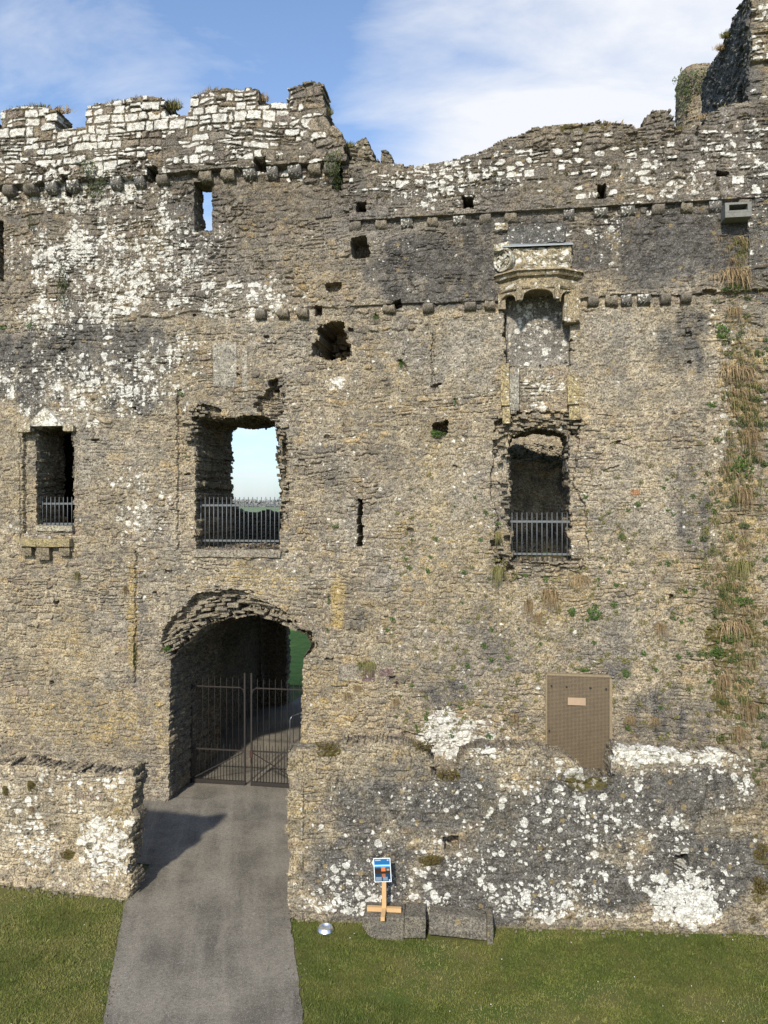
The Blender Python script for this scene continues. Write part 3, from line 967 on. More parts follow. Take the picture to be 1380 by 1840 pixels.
# ---- left-hand low wall
A2 = (-11.2, -4.35); B2 = (-6.98, -4.56)
mpL, rdL = frame(A2, B2)
lw2 = thing('low_wall', 'low pale rubble wall with a ragged end left of the path', 'low wall', (A2[0], A2[1], 0))
outL = [rdL(q[0], q[1] + (6 if q[1] < 1400 else 0)) for q in ((-80, 1650), (-80, 1372), (0, 1370), (40, 1366), (90, 1374), (130, 1380), (180, 1384), (215, 1386), (240, 1376), (240, 1400), (232, 1430), (238, 1470), (233, 1520), (230, 1560), (236, 1590), (233, 1660))]
eL = rdL(205, 1450)[0]
sheet('rubble_face', lw2, lambda u, v, h: tuple(np.asarray(c) - o for c, o in zip(mpL(u, v, h), (A2[0], A2[1], 0))), -.6, 4.4, -.1, 2.8, .016,
      simple_field(4, .30, .42,
                   dark=rell(rdL, [(60, 1450, 60, 60, .35)]),
                   och=rell(rdL, [(215, 1500, 40, 100, .75), (120, 1480, 90, 50, .35)]),
                   lich=rell(rdL, [(190, 1520, 70, 80, .85), (50, 1510, 70, 50, .7), (100, 1440, 200, 70, .45), (120, 1570, 200, 30, .4), (20, 1410, 50, 30, .6)]),
                   whl=rell(rdL, [(190, 1540, 60, 50, .9), (40, 1500, 50, 30, .5), (180, 1400, 60, 20, .5)]),
                   moss=rell(rdL, [(57, 1412, 9, 14, 1.0), (10, 1422, 8, 12, 1.0), (120, 1535, 16, 16, .9), (160, 1520, 10, 10, .8), (100, 1480, 200, 90, .25)]),
                   mul=1.25, relief=lambda U, V: .05 * sst(1.0, 0, V) + .16 * sst(eL, eL + .5, U) * vn(U * 3, V * 4, 55) - .10 * sst(eL, eL + .6, U) * (vn(U * 2, V * 2.6, 56) > .1)), outL, (), .45, .07, back=.5, rstep=.03)

# ---- tower rising beyond the right end
tw = thing('tower', 'tall dark stone tower rising above the right end of the wall', 'tower', (P(1343, 300)[0], 0, 0))
tx0 = P(1343, 300)[0]
zt = 18.85
sheet('front_face', tw, lambda u, v, h: (u, -.14 - h, v), 0, 4.6, 12.35, 19.2, .025,
      simple_field(11, .15, .35, dark=[(1, 15, 2, 3, .8)], lich=[(1, 16, 3, 5, .35)], whl=[(1, 18, 3, 1.6, .6), (1, 15, 2, 3, .2)], mul=.75,
                   relief=lambda U, V: .10 * (V > 17.35) - .1 * ((V > 17.1) & (V < 17.35))),
      [(0, 12.3), (.02, 18.85), (.45, 18.9), (.5, 18.72), (1.2, 18.75), (1.9, 18.6), (4.7, 18.6), (4.7, 12.3)], (), .5, .03, rstep=.08)


def side_map(u, v, h):
    return (-h * 1.6 + 0 * u, u - .14, v)


def Sd(px, py):
    s_ = (px - 690) / FPX
    t = tx0 / (FX + s_ * RX)
    return CAMY + t * (FY + s_ * RY) + .14, CAMH - (py - 905) / FPX * t


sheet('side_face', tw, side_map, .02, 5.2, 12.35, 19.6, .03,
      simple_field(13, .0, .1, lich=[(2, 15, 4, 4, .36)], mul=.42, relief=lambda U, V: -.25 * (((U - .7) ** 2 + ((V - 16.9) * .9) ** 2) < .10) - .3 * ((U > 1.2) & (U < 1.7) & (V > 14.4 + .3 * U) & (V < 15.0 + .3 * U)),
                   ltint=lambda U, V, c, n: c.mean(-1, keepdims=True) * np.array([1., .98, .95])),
      [(-.2, 12.3), (-.2, 19.2)] + [Sd(*q) for q in ((1342, -6), (1335, 0), (1326, 22), (1318, 34), (1313, 50), (1303, 62), (1300, 76), (1291, 88), (1289, 98), (1279, 112), (1271, 124), (1268, 138), (1260, 150), (1258, 175), (1257, 215))], (), .5, .03, rstep=.1)

# ---- round turret behind
ux, uz = P(1243, 130, 6.0)
tr = thing('turret', 'round ivy topped turret standing behind the wall beside the tall tower', 'turret', (ux + .15, 6.0, 0))
rt = .60
sheet('turret_shaft', tr, lambda u, v, h: ((rt * (1 - .30 * sst(uz - .55, uz + .15, v) ** 2) + h) * np.sin(u / rt), -(rt * (1 - .3 * sst(uz - .55, uz + .15, v) ** 2) + h) * np.cos(u / rt), v),
      -rt * math.pi, rt * math.pi, 12.0, uz + .1, .03, simple_field(17, .2, .2, lich=[(0, 16, 4, 4, .35)], whl=[(0, 16, 4, 3, .3)], mbase=.35, mul=.8), [(-9, 11), (-9, uz + .02), (9, uz + .02), (9, 11)], (), .5, .02, rstep=.1)

# ---- broken wall stub behind the left battlements
sx0 = P(600, 300, 2.6)[0]
st = thing('wall_stub', 'jagged broken wall stub with two peaks behind the highest battlement', 'ruin', (sx0, 2.6, 0))
sheet('stub_face', st, lambda u, v, h: (u - sx0, -h * 1.4 + .35 * (u - sx0), v), sx0 - .4, sx0 + 2.2, 13.5, 18.4, .025,
      simple_field(19, .05, .1, mul=.72, lich=[(sx0 + .6, 17, 2, 2, .3)], ltint=lambda U, V, c, n: c * np.array([.98, 1., .98])),
      [P(a, b, 2.6) for a, b in ((590, 360), (608, 280), (618, 262), (634, 256), (642, 246), (654, 238), (660, 250), (668, 270), (676, 280), (679, 262), (684, 255), (693, 257), (697, 268), (703, 290), (712, 312), (716, 360))], (), .9, .05, rstep=.06)

# ---- inner walls, floors, passage: rooms of the building behind the front
inn = thing('inner_walls', 'shaded inner walls and passage of the building seen through its openings', 'building', (-8.4, 3.6, 0))


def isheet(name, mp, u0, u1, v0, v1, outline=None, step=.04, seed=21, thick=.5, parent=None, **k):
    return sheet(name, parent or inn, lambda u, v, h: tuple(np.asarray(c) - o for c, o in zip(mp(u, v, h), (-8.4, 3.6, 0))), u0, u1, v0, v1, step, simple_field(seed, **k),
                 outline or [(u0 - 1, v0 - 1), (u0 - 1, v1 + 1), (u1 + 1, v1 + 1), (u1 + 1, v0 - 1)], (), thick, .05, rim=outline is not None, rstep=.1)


# tunnel side walls, stone colour lowered to paint in the passage's shade
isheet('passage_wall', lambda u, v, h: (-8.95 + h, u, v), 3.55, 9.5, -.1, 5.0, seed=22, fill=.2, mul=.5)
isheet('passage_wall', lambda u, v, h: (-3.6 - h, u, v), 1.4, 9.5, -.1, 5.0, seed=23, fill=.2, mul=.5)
# wall facing the yard at the far end of the passage, open where the path leaves
e0, e1 = -8.0, -3.6
top9 = [P(a, b, 9.5) for a, b in ((395, 905), (420, 912), (440, 921), (455, 923), (470, 918), (480, 916), (492, 921), (520, 921), (560, 920))]
isheet('back_wall', lambda u, v, h: (u, 9.5 - h, v), -13, -2.0, -.1, 8.2,
       [(-13.5, -.2), (-13.5, 7.4)] + top9 + [(-1.9, 7.4), (-1.9, -.2), (e1, -.2), (e1, 3.4), (e1 - .8, 4.2), (-5.8, 4.4), (e0 + .7, 4.1), (e0, 3.4), (e0, -.2)], seed=24, fill=.2, mul=.4)  # low multiplier paints shade into the back wall's stone
MB().box((-13 + 8.4, 1.45 - 3.6 + 2.2, 5.0), (-2 + 8.4, 9.3 - 3.6, 5.9)).build('passage_vault', M_STONE, inn, tone=(.10, .085, .065))  # dark tone stands in for shade under the vault
MB().box((-9.2 + 8.4, .56 - 3.6, 4.95), (-3.2 + 8.4, 3.64 - 3.6, 6.2)).build('passage_vault', M_STONE, inn, tone=(.10, .085, .065))  # same shade-dark tone over the gateway
# left chamber, its near-black tone painting the unlit room
mb = MB()
mb.box((-14.5 + 8.4, 1.31 - 3.6, 5.9), (-10.0 + 8.4, 4.6 - 3.6, 6.6))
mb.box((-14.5 + 8.4, 4.4 - 3.6, 6.6), (-10.0 + 8.4, 4.7 - 3.6, 11.))
mb.box((-14.8 + 8.4, 1.31 - 3.6, 6.6), (-14.5 + 8.4, 4.7 - 3.6, 11.))
mb.box((-10.1 + 8.4, 1.31 - 3.6, 6.6), (-9.8 + 8.4, 4.7 - 3.6, 11.))
mb.box((-14.8 + 8.4, 1.31 - 3.6, 10.6), (-9.8 + 8.4, 4.7 - 3.6, 11.))
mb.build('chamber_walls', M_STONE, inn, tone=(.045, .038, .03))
# right hall: back wall in shade, a taller lit wall behind it
isheet('hall_wall', lambda u, v, h: (u, 5.0 - h, v), -1.6, 5.4, 5.9, 9.6,
       [(-1.7, 5.8), (-1.7, 9.1)] + [P(a, b, 5.) for a, b in ((900, 806), (930, 800), (950, 806), (975, 815), (1000, 820), (1025, 824), (1060, 830))] + [(5.5, 8.9), (5.5, 5.8)], seed=26, fill=.75, mul=1.5, step=.03,
       dark=[P(1015, 870, 5.) + (.35, .6, .9), P(960, 960, 5.) + (1.2, .5, .6)], och=[P(960, 880, 5.) + (.8, .8, .5)])
isheet('hall_wall', lambda u, v, h: (u, 12.0 - h, v), -3.4, 6.0, 5.9, 12.2, seed=27, fill=.6, mul=1.1)
MB().box((-1.6 + 8.4, 1.41 - 3.6, 5.6), (6.6 + 8.4, 5.0 - 3.6, 6.02)).build('hall_floor', M_STONE, inn, tone=(.14, .12, .085), mask=(0, .85, 0))
isheet('hall_wall', lambda u, v, h: (-1.5 + h, u, v), 1.4, 5., 5.9, 9.5, seed=28, fill=.4, mul=.8, step=.05)

def resample(pts, n):
    d = [0]
    for a, b in zip(pts, pts[1:]): d.append(d[-1] + math.dist(a, b))
    out = []
    for i in range(n):
        t_ = d[-1] * i / (n - 1); j = 0
        while j < len(d) - 2 and d[j + 1] < t_: j += 1
        f = (t_ - d[j]) / (d[j + 1] - d[j])
        out.append((pts[j][0] + f * (pts[j + 1][0] - pts[j][0]), pts[j][1] + f * (pts[j + 1][1] - pts[j][1])))
    return out



# ================================================================== corbels and carved parts of the great wall
def corbel_proto(seed, w=.36, h=.30, d=.34):
    def shp(x, y, z):
        if y < 0 and z < 0:                     # quarter-round nose
            k = min(1., math.hypot(y / (d / 2), z / (h / 2)))
            f = 1 / max(1., math.hypot(y / (d / 2), z / (h / 2)))
            return x, y * f, z * f
        return x, y, z
    return rough_block(w, d, h, seed, 9, .030, .18, shp)


cprot = []
for sd in range(4):
    V, F = corbel_proto(sd * 5.3, .33 + .03 * (sd % 2), .27 + .03 * (sd // 2))
    o = mk('corbel', V, F, M_STONE, wall, tone=[(.20, .175, .14), (.23, .195, .14), (.16, .15, .135), (.14, .13, .11)][sd], mask=(.32 + .1 * sd, .12, 0), smooth=True)
    cprot.append([o, False])
def corbel(px, z, y0, sc=1.0, white=False):
    k = random.randrange(4)
    o, used = cprot[k]
    if used:
        o = o.copy(); COL.objects.link(o)
    cprot[k][1] = True
    o.parent = wall
    x = P(px, 905 - (z - CAMH) / 18.3 * FPX)[0]
    o.location = (x, y0, z)
    o.scale = (sc * random.uniform(.85, 1.1), 1, sc * random.uniform(.9, 1.1))
    o.rotation_euler = (0, random.uniform(-.06, .06), random.uniform(-.05, .05))


for px in (22, 60, 99, 137, 215, 256, 297, 374, 414, 452, 493, 533, 568, 596):
    corbel(px, Z_CL - .13, -.035, .92)
for px in (640, 686, 732, 778, 826, 872, 918, 1022, 1078, 1127, 1181, 1232, 1283, 1334):
    corbel(px, Z_CR - .125, .02, .82)
for px in (470, 510, 545, 700, 770, 845, 880, 1065, 1098, 1125, 1156, 1195, 1232):
    corbel(px, Z_S - .12, .035, .78)

M_CARV = M_STONE
M_CARV2 = M_STONE
CV = dict(tone=(.34, .275, .17), mask=(.34, .08, 0))


def poly_prism(mb, plan, z0, z1, grow0=0., grow1=0.):
    """plan: list of (x,y) front outline from left to right; closed against the wall at y=+.12"""
    def off(g):
        cx = sum(p[0] for p in plan) / len(plan)
        return [(p[0] + (g if p[0] > cx else -g), p[1] - g * (1 if p[1] < -.05 else 0)) for p in plan]
    a = off(grow0); b = off(grow1)
    n = len(a)
    V = [(x, y, z0) for x, y in a] + [(a[-1][0], .3, z0), (a[0][0], .3, z0)] + [(x, y, z1) for x, y in b] + [(b[-1][0], .3, z1), (b[0][0], .3, z1)]
    m_ = n + 2
    F = [tuple(range(m_)), tuple(range(2 * m_ - 1, m_ - 1, -1))] + [(i, i + m_, (i + 1) % m_ + m_, (i + 1) % m_) for i in range(m_)]
    mb.add(V, F)


def onz(py, y=-.3):
    return P(965, py, y)[1]


xl, xr = P(893, 500)[0], P(1042, 500)[0]
xa, xb = P(932, 500, -.45)[0], P(1002, 500, -.45)[0]
plan = [(xl, -.06), (xa, -.46), (xb, -.46), (xr, -.06)]
ori = bpy.data.objects.new('carved_oriel', None)
COL.objects.link(ori); ori.parent = wall; ori['label'] = 'carved sandstone oriel fragment with pointed arches and a moulded cornice'
zc0, zc1 = onz(503), onz(484)
mb = MB()
poly_prism(mb, plan, zc0, zc0 + .06, -.05, .0)
poly_prism(mb, plan, zc0 + .06, zc0 + .10, .03, .05)
poly_prism(mb, plan, zc0 + .10, zc0 + .17, .01, .04)
poly_prism(mb, plan, zc0 + .17, zc1, .08, .02)
mb.build('cornice', M_CARV, ori, **CV)
# frieze and arched curtain: each facet is a plate with an arched lower edge
def facet(mb, p, q, ztop, zspring, zapex, zleg_l, zleg_r, th=.10, leg=.07, lo=None):
    p = Vector((p[0], p[1], 0)); q = Vector((q[0], q[1], 0))
    T = (q - p); L = T.length; T.normalize(); N = Vector((T.y, -T.x, 0))
    pts = [(0, ztop), (0, zleg_l), (leg, zleg_l)]
    n = 12
    for i in range(n + 1):
        a = math.pi * (1 - i / n)
        x = L / 2 + (L / 2 - leg) * math.cos(a)
        z = zspring + (zapex - zspring) * (math.sin(a) ** .8)
        pts.append((x, z))
    pts += [(L - leg, zleg_r), (L, zleg_r), (L, ztop)]
    # build as quads strip between arch edge and top
    arch = pts[2:-2]
    fr = lambda x, z, y: tuple(p + T * x + N * (-y) + Vector((0, 0, z)))
    for i in range(len(arch) - 1):
        (x0, z0), (x1, z1) = arch[i], arch[i + 1]
        if abs(x1 - x0) < 1e-6: continue
        mb.prism([(x0, z0), (x1, z1), (x1, ztop), (x0, ztop)], 0, th, fr)
    mb.prism([(0, zleg_l), (leg, zleg_l), (leg, ztop), (0, ztop)], 0, th, fr)
    mb.prism([(L - leg, zleg_r), (L, zleg_r), (L, ztop), (L - leg, ztop)], 0, th, fr)
    # a raised roll round the arch
    rim = [fr(x, z, -.02) for x, z in arch]
    mb.tube(rim, .018, 5)
    return


inset = [(xl + .03, -.03), (xa + .01, -.42), (xb - .01, -.42), (xr - .03, -.03)]
mb = MB()
zfr = onz(518)
facet(mb, inset[0], inset[1], zc0 - .2, onz(541), onz(526), onz(549), onz(541))
facet(mb, inset[1], inset[2], zc0 - .2, onz(538), onz(521), onz(540), onz(540))
facet(mb, inset[2], inset[3], zc0 - .2, onz(545), onz(524), onz(540), onz(549))
mb.build('arched_curtain', M_CARV, ori, **CV)
mb = MB()
poly_prism(mb, inset, zfr, zc0 + .01, .015, .0)
poly_prism(mb, inset, zfr - .03, zfr, .03, .045)
mb.build('frieze', M_CARV, ori, **CV)
for (x, y) in (inset[1], inset[2]):
    mb = MB()
    mb.prism([(-.05, onz(541)), (.05, onz(541)), (.06, onz(520)), (.07, onz(513)), (-.07, onz(513)), (-.06, onz(520))], -.07, .07, lambda a, b, c, x=x, y=y: (x + a, y + c, b))
    mb.build('pendant', M_CARV, ori, **CV)
mb = MB()
xj0, xj1 = P(1015, 560)[0], P(1041, 560)[0]
mb.box((xj0, -.20, onz(579)), (xj1, .34, onz(520)))
mb.box((xj0 - .05, -.04, onz(572)), (xj0 - .003, .34, onz(522)))
mb.tube([(xj0, -.205, onz(577)), (xj0, -.205, onz(525))], .035, 8)
mb.tube([(xj1 - .06, -.205, onz(577)), (xj1 - .06, -.205, onz(515))], .045, 8)
mb.build('jamb', M_CARV, ori, **CV)
mb = MB()
mb.box((xl + .03, -.10, onz(549)), (xl + .20, .34, onz(520)))
mb.build('jamb', M_CARV, ori, **CV)


def rough_field(w, h, d, name, loc, parent, tone, mask, seed, amp=.03, mat=None, n=14, rnd=.12, scale=1):
    V, F = rough_block(w, d, h, seed, n, amp, rnd)
    o = mk(name, V, F, mat or M_STONE, parent, tone=tone, mask=mask, smooth=False)
    o.location = loc
    return o


xm = (xa + xb) / 2
zq0, zq1 = onz(486), onz(443)
core = rough_field(1.55, zq1 - zq0, .55, 'rubble_core', (xm, .02, (zq0 + zq1) / 2), ori, (.36, .30, .19), (.62, .3, .0), 31, .06, n=22, rnd=.3)
# quatrefoil panel on the left canted side
mb = MB()
qc = Vector((xl + .16, -.22, (zq0 + zq1) / 2 + .02)); qT = Vector((xa - xl, -.40, 0)).normalized(); qN = Vector((qT.y, -qT.x, 0))
ring = lambda cx, cz, r, n=20: [tuple(qc + qT * (cx + r * math.cos(a)) + Vector((0, 0, cz + r * math.sin(a))) + qN * .03) for a in [2 * math.pi * i / n for i in range(n + 1)]]
mb.tube(ring(0, 0, .245), .035, 6)
for a in range(4):
    an = math.pi / 2 * a + math.pi / 4 * 0
    mb.tube(ring(.115 * math.cos(an), .115 * math.sin(an), .10), .022, 5)
disc = [(.26 * math.cos(2 * math.pi * i / 20), .26 * math.sin(2 * math.pi * i / 20)) for i in range(20)]
mb.prism(disc, -.1, .0, lambda a, b, c: tuple(qc + qT * a + Vector((0, 0, b)) + qN * (-c * -1)))
mb.build('quatrefoil', M_CARV2, ori, tone=(.36, .32, .23), mask=(.5, .05, 0))
# lead flashing and slate slope
mb = MB()
z0 = onz(440); z1 = onz(432)
fx0, fx1 = P(903, 436)[0], P(1028, 436)[0]
mb.add([(fx0, -.34, z0), (fx1, -.34, z0 - .02), (fx1, -.05, z1), (fx0 + .1, -.05, z1 + .05), (fx0, -.34, z0 - .025), (fx1, -.34, z0 - .045), (fx1, -.05, z1 - .03), (fx0 + .1, -.05, z1 + .02)],
       [(0, 1, 2, 3), (4, 7, 6, 5), (0, 4, 5, 1), (1, 5, 6, 2), (2, 6, 7, 3), (3, 7, 4, 0)])
mb.build('lead_flashing', M_LEAD, ori)
rough_field(1.35, .45, .30, 'slate_slope', (P(962, 415)[0], .02, onz(416)), ori, (.13, .125, .118), (.38, 0, 0), 33, .045, n=16, rnd=.35)
rough_field(.38, .16, .40, 'broken_hood', (P(902, 441)[0], -.10, onz(440)), ori, (.40, .35, .24), (.7, 0, 0), 34, .04, n=8)
rough_field(.30, .16, .30, 'broken_hood', (P(901, 411)[0], -.02, P(901, 411)[1]), ori, (.34, .28, .18), (.7, 0, 0), 35, .04, n=8)
# jamb shafts lower down
for (a, b, c, d) in ((900, 655, 915, 730), (903, 732, 917, 762), (1019, 675, 1040, 728), (1022, 730, 1040, 755)):
    x0, z0 = P(a, d); x1, z1 = P(c, b)
    rough_field(x1 - x0, z1 - z0, .26, 'jamb_shaft', ((x0 + x1) / 2, -.01, (z0 + z1) / 2), wall, (.40, .32, .17), (.3, 0, 0), a, .012, n=8, rnd=.1)
# hood over the left window
x0, z0 = P(55, 767); x1, z1 = P(118, 735)
V = []; mb = MB()
mb.prism([(x0, z0), (x1, z0), (x1 - .1, z0 + .09), ((x0 + x1) / 2 + .12, z1 - .05), ((x0 + x1) / 2, z1 + .02), ((x0 + x1) / 2 - .15, z1 - .08), (x0 + .1, z0 + .1)], -.16, .1)
mb.build('window_hood', M_STONE, wall, tone=(.42, .38, .29), mask=(.8, .1, .32))
for (a, b, w_, d_) in ((50, 772, .34, .3), (128, 770, .26, .22)):
    x, z = P(a, b)
    rough_field(w_, .15, d_, 'hood_stone', (x, -.04, z), wall, (.42, .36, .25), (.5, 0, 0), a, .03, n=8)
x0, z0 = P(38, 980); x1, z1 = P(132, 969)
rough_field(x1 - x0, z1 - z0 + .03, .3, 'sill_stone', ((x0 + x1) / 2, -.03, (z0 + z1) / 2), wall, (.36, .29, .15), (.2, 0, 0), 41, .012, n=14, rnd=.06)
for a in (52, 82, 120):
    x, z = P(a, 991 if a != 82 else 994)
    rough_field(.30 if a != 82 else .36, .2 if a != 82 else .34, .26, 'sill_corbel', (x, .0, z), wall, (.22, .18, .12), (.1, 0, 0), a, .015, n=8)
# window sills
for (a, b, c, d, t_) in ((348, 989, 505, 1000, (.30, .26, .2)), (66, 945, 132, 954, (.4, .36, .27))):
    x0, z0 = P(a, d); x1, z1 = P(c, b)
    rough_field(x1 - x0, z1 - z0, .5, 'window_sill', ((x0 + x1) / 2, .2, (z0 + z1) / 2 + .0), wall, t_, (.2, .1, 0), int(a), .02, n=16, rnd=.05)
# projecting slabs that stick out round the broken openings
for _ in range(330):
    reg = random.choice([(300, 1075, 545, 1160), (340, 730, 372, 790), (494, 755, 516, 990), (884, 750, 915, 1010), (895, 740, 1045, 775), (300, 1075, 545, 1160), (300, 1075, 545, 1160)])
    a = random.uniform(reg[0], reg[2])
    if reg[1] == 1075:
        t_ = (a - 425) / 125
        yb = 1068 + 78 * t_ * t_ + random.uniform(-6, 40)
        rec = random.uniform(.12, .40)
        rot = t_ * .45
        w_ = random.uniform(.18, .34)
    else:
        yb = random.uniform(reg[1], reg[3]); rec = random.uniform(.05, .26); rot = random.uniform(-.15, .15); w_ = random.uniform(.07, .20)
    q = P(a, yb, rec)
    if reg[1] == 1075 and inpoly(np.array([a]), np.array([yb + 5.]), [(316, 1172), (340, 1152), (352, 1135), (385, 1116), (425, 1108), (455, 1107), (500, 1118), (520, 1130), (548, 1142), (545, 1180)])[0]:
        continue
    if not inpoly(np.array([q[0]]), np.array([q[1]]), HOLES[3][0])[0] and not inpoly(np.array([q[0]]), np.array([q[1]]), HOLES[4][0])[0]:
        V, F = rough_block(w_, .3, random.uniform(.03, .075), _, 4, .015, .3)
        if _ == 0: slabs = MB()
        c_, s_ = math.cos(rot), math.sin(rot)
        slabs_ = [(x * c_ + z * s_ + q[0], y + rec, -x * s_ + z * c_ + q[1]) for x, y, z in V]
        try:
            slabs.add(slabs_, F)
        except NameError:
            slabs = MB(); slabs.add(slabs_, F)
arc = [(312, 1176), (322, 1162), (336, 1150), (352, 1134), (372, 1120), (392, 1111), (415, 1106), (440, 1104), (465, 1106), (488, 1112), (508, 1120), (528, 1130), (548, 1141)]
arcw = [P(*q) for q in arc]
for layer, (dep, push) in enumerate(((.30, .10), (.55, .04), (.85, .02))):
    L_ = resample(arcw, 64)
    for i in range(1, 63):
        if random.random() < .28: continue
        (x0_, z0_), (x1_, z1_) = L_[i - 1], L_[i + 1]
        tx_, tz_ = x1_ - x0_, z1_ - z0_
        l_ = math.hypot(tx_, tz_); nx2, nz2 = -tz_ / l_, tx_ / l_
        cxx, czz = L_[i][0] + nx2 * (push + random.uniform(-.03, .06)), L_[i][1] + nz2 * (push + random.uniform(-.03, .06))
        V, F = rough_block(random.uniform(.03, .085), random.uniform(.2, .36), random.uniform(.12, .30), i + layer * 70, 4, .014, .25)
        a_ = math.atan2(nx2, nz2) + random.uniform(-.35, .35); c_, s_ = math.cos(a_), math.sin(a_)
        slabs.add([(x * c_ + z * s_ + cxx, y + dep + (i * 37 % 11) * .012, -x * s_ + z * c_ + czz) for x, y, z in V], F)
o = slabs.build('broken_arch_slabs', M_STONE, wall, tone=(.27, .23, .165), mask=(.1, 0, 0))

# ---- stone water spout box high on the right
x0, z0 = P(1300, 395, -.3); x1, z1 = P(1347, 370, -.3)
sp = thing('stone_spout', 'square hollow stone water spout jutting from the wall under the right battlement', 'water spout', ((x0 + x1) / 2, -.1, z0))
mb = MB(); w_ = (x1 - x0) / 2; hh_ = z1 - z0
mb.box((-w_, -.34, 0), (w_, .2, .10)); mb.box((-w_, -.34, .103), (-w_ + .08, .2, hh_)); mb.box((w_ - .08, -.34, .103), (w_, .2, hh_)); mb.box((-w_ + .083, -.337, .103), (w_ - .083, -.27, .15)); mb.box((-w_, -.33, hh_ + .003), (w_, .2, hh_ + .05))
mb.build('trough', plain('pale_spout_stone', (.17, .17, .155), .85, 0, 24, .4, .008, .1), sp)
MB().box((-w_ + .085, .05, .11), (w_ - .085, .2, hh_ - .002)).build('back_stone', M_STONE, sp, tone=(.10, .085, .06))  # darker tone paints the shade inside the hollow spout

# ---- steel railings in the windows
def railing(label, x0, x1, n, zb, zt, zr1, zr2, y):
    t = thing('window_railing', label, 'railing', ((x0 + x1) / 2, y, zb), 0, 'steel railings set in the window openings')
    ox = (x0 + x1) / 2
    for z in (zr1, zr2):
        MB().box((x0 - ox - .06, -.012, z - zb - .025), (x1 - ox + .06, .012, z - zb + .025)).build('rail', M_GALV, t)
    me = None
    for i in range(n):
        x = x0 + (x1 - x0) * i / (n - 1) - ox
        if me is None:
            o = MB().tube([(0, -.026, 0), (0, -.026, zt - zb)], .0105, 6).build('bar', M_GALV, t, smooth=True)
            me = o
        else:
            o = me.copy(); COL.objects.link(o)
        o.location = (x, 0, 0)


def R(px0, px1, n, pb, pt, r1, r2, y, label):
    xa_, zb = P(px0, pb, y); xb_, zt = P(px1, pt, y)
    railing(label, xa_, xb_, n, zb, zt, P(px0, r1, y)[1], P(px0, r2, y)[1], y)


R(354, 502, 20, 986, 893, 908, 971, .35, 'wide grey steel railing across the big window open to the sky')
R(70, 130, 9, 944, 893, 905, 941, .25, 'narrow grey steel railing in the small dark left window')
R(920, 1019, 12, 1010, 921, 937, 995, .25, 'grey steel railing in the tall right window below the carved oriel')

# ---- iron gates
YG = 1.4
gz = lambda py: P(440, py, YG)[1]
gx = lambda px: P(px, 1300, YG)[0]


def gate(label, xh, xc, nb, mirror):
    t = thing('iron_gate', label, 'gate', (xh, YG, 0), 0, 'pair of iron gates in the archway')
    L = abs(xc - xh); s = 1 if xc > xh else -1
    zb, zl, zm, zt, zp, zs = .09, .09, gz(1349), gz(1236), gz(1218), gz(1209)
    bar = lambda a, b, r, nm, n=5: MB().tube([a, b], r, n).build(nm, M_IRON, t, smooth=True)
    MB().box((min(0, s * L), -.03, .04), (max(0, s * L), .03, .14)).build('bottom_rail', M_IRON, t)
    MB().box((min(0, s * L), -.012, zm - .02), (max(0, s * L), .012, zm + .02)).build('middle_rail', M_IRON, t)
    MB().tube([(0, 0, zt), (s * (L - .12), 0, zt), (s * (L - .04), 0, zt - .05), (s * L, 0, zt - .2)], .02, 6).build('top_rail', M_IRON, t)
    MB().box((-.035, -.03, 0), (.035, .03, zt + .05)).build('hinge_stile', M_IRON, t)
    MB().box((s * L - .022, -.022, -.0), (s * L + .022, .022, zs)).build('meeting_stile', M_IRON, t)
    MB().tube([(s * .03, -.03, .14), (s * (L - .03), -.03, zm - .03)], .016, 5).build('diagonal_brace', M_IRON, t)
    p = None
    for i in range(1, nb):
        if p is None:
            p = MB().tube([(0, 0, .1), (0, 0, zp - .06), (0, 0, zp)], [.0095, .0095, .002], 5).build('bar', M_IRON, t, smooth=True)
            o = p
        else:
            o = p.copy(); COL.objects.link(o)
        o.location = (s * L * i / nb, .0, 0)
    p = None
    for i in range(nb * 2):
        if i % 2 == 0: 
            if p is None:
                p = MB().tube([(0, 0, .1), (0, 0, zm + .10), (0, 0, zm + .19)], [.009, .009, .002], 5).build('dog_bar', M_IRON, t, smooth=True)
                o = p
            else:
                o = p.copy(); COL.objects.link(o)
            o.location = (s * L * (i + 1) / (nb * 2), 0, 0)
    return t, L, s, zm


g1, L1, s1, zm = gate('left leaf of the dark iron gate, hung on the archway jamb', gx(343), gx(440), 9, 1)
g2, L2, s2, zm = gate('right leaf of the dark iron gate with a rusty lock, partly behind the low wall', gx(549), gx(452), 9, -1)
MB().box((-L2 - .035, -.055, zm - .16), (-L2 + .045, -.024, zm + .03)).box((-L2 - .02, -.05, zm - .30), (-L2 + .01, -.026, zm - .162)).build('lock', M_RUSTRED, g2)

# handrail inside the passage
hx, hy = G(521, 1343)
hr = thing('handrail', 'slim bright steel handrail beside the path behind the gate', 'handrail', (hx, hy, 0))
MB().tube([(0, 0, 0), (0, 0, .85), (.06, .0, .97)], .014, 8).build('post', plain('bright_steel', (.30, .32, .34), .3, .6, 20, .1, 0), hr, smooth=True)
MB().tube([(.06, 0, .97), (.55, -.25, 1.2), (1.6, -.3, 1.25)], .014, 8).build('rail', bpy.data.materials['bright_steel'], hr, smooth=True)

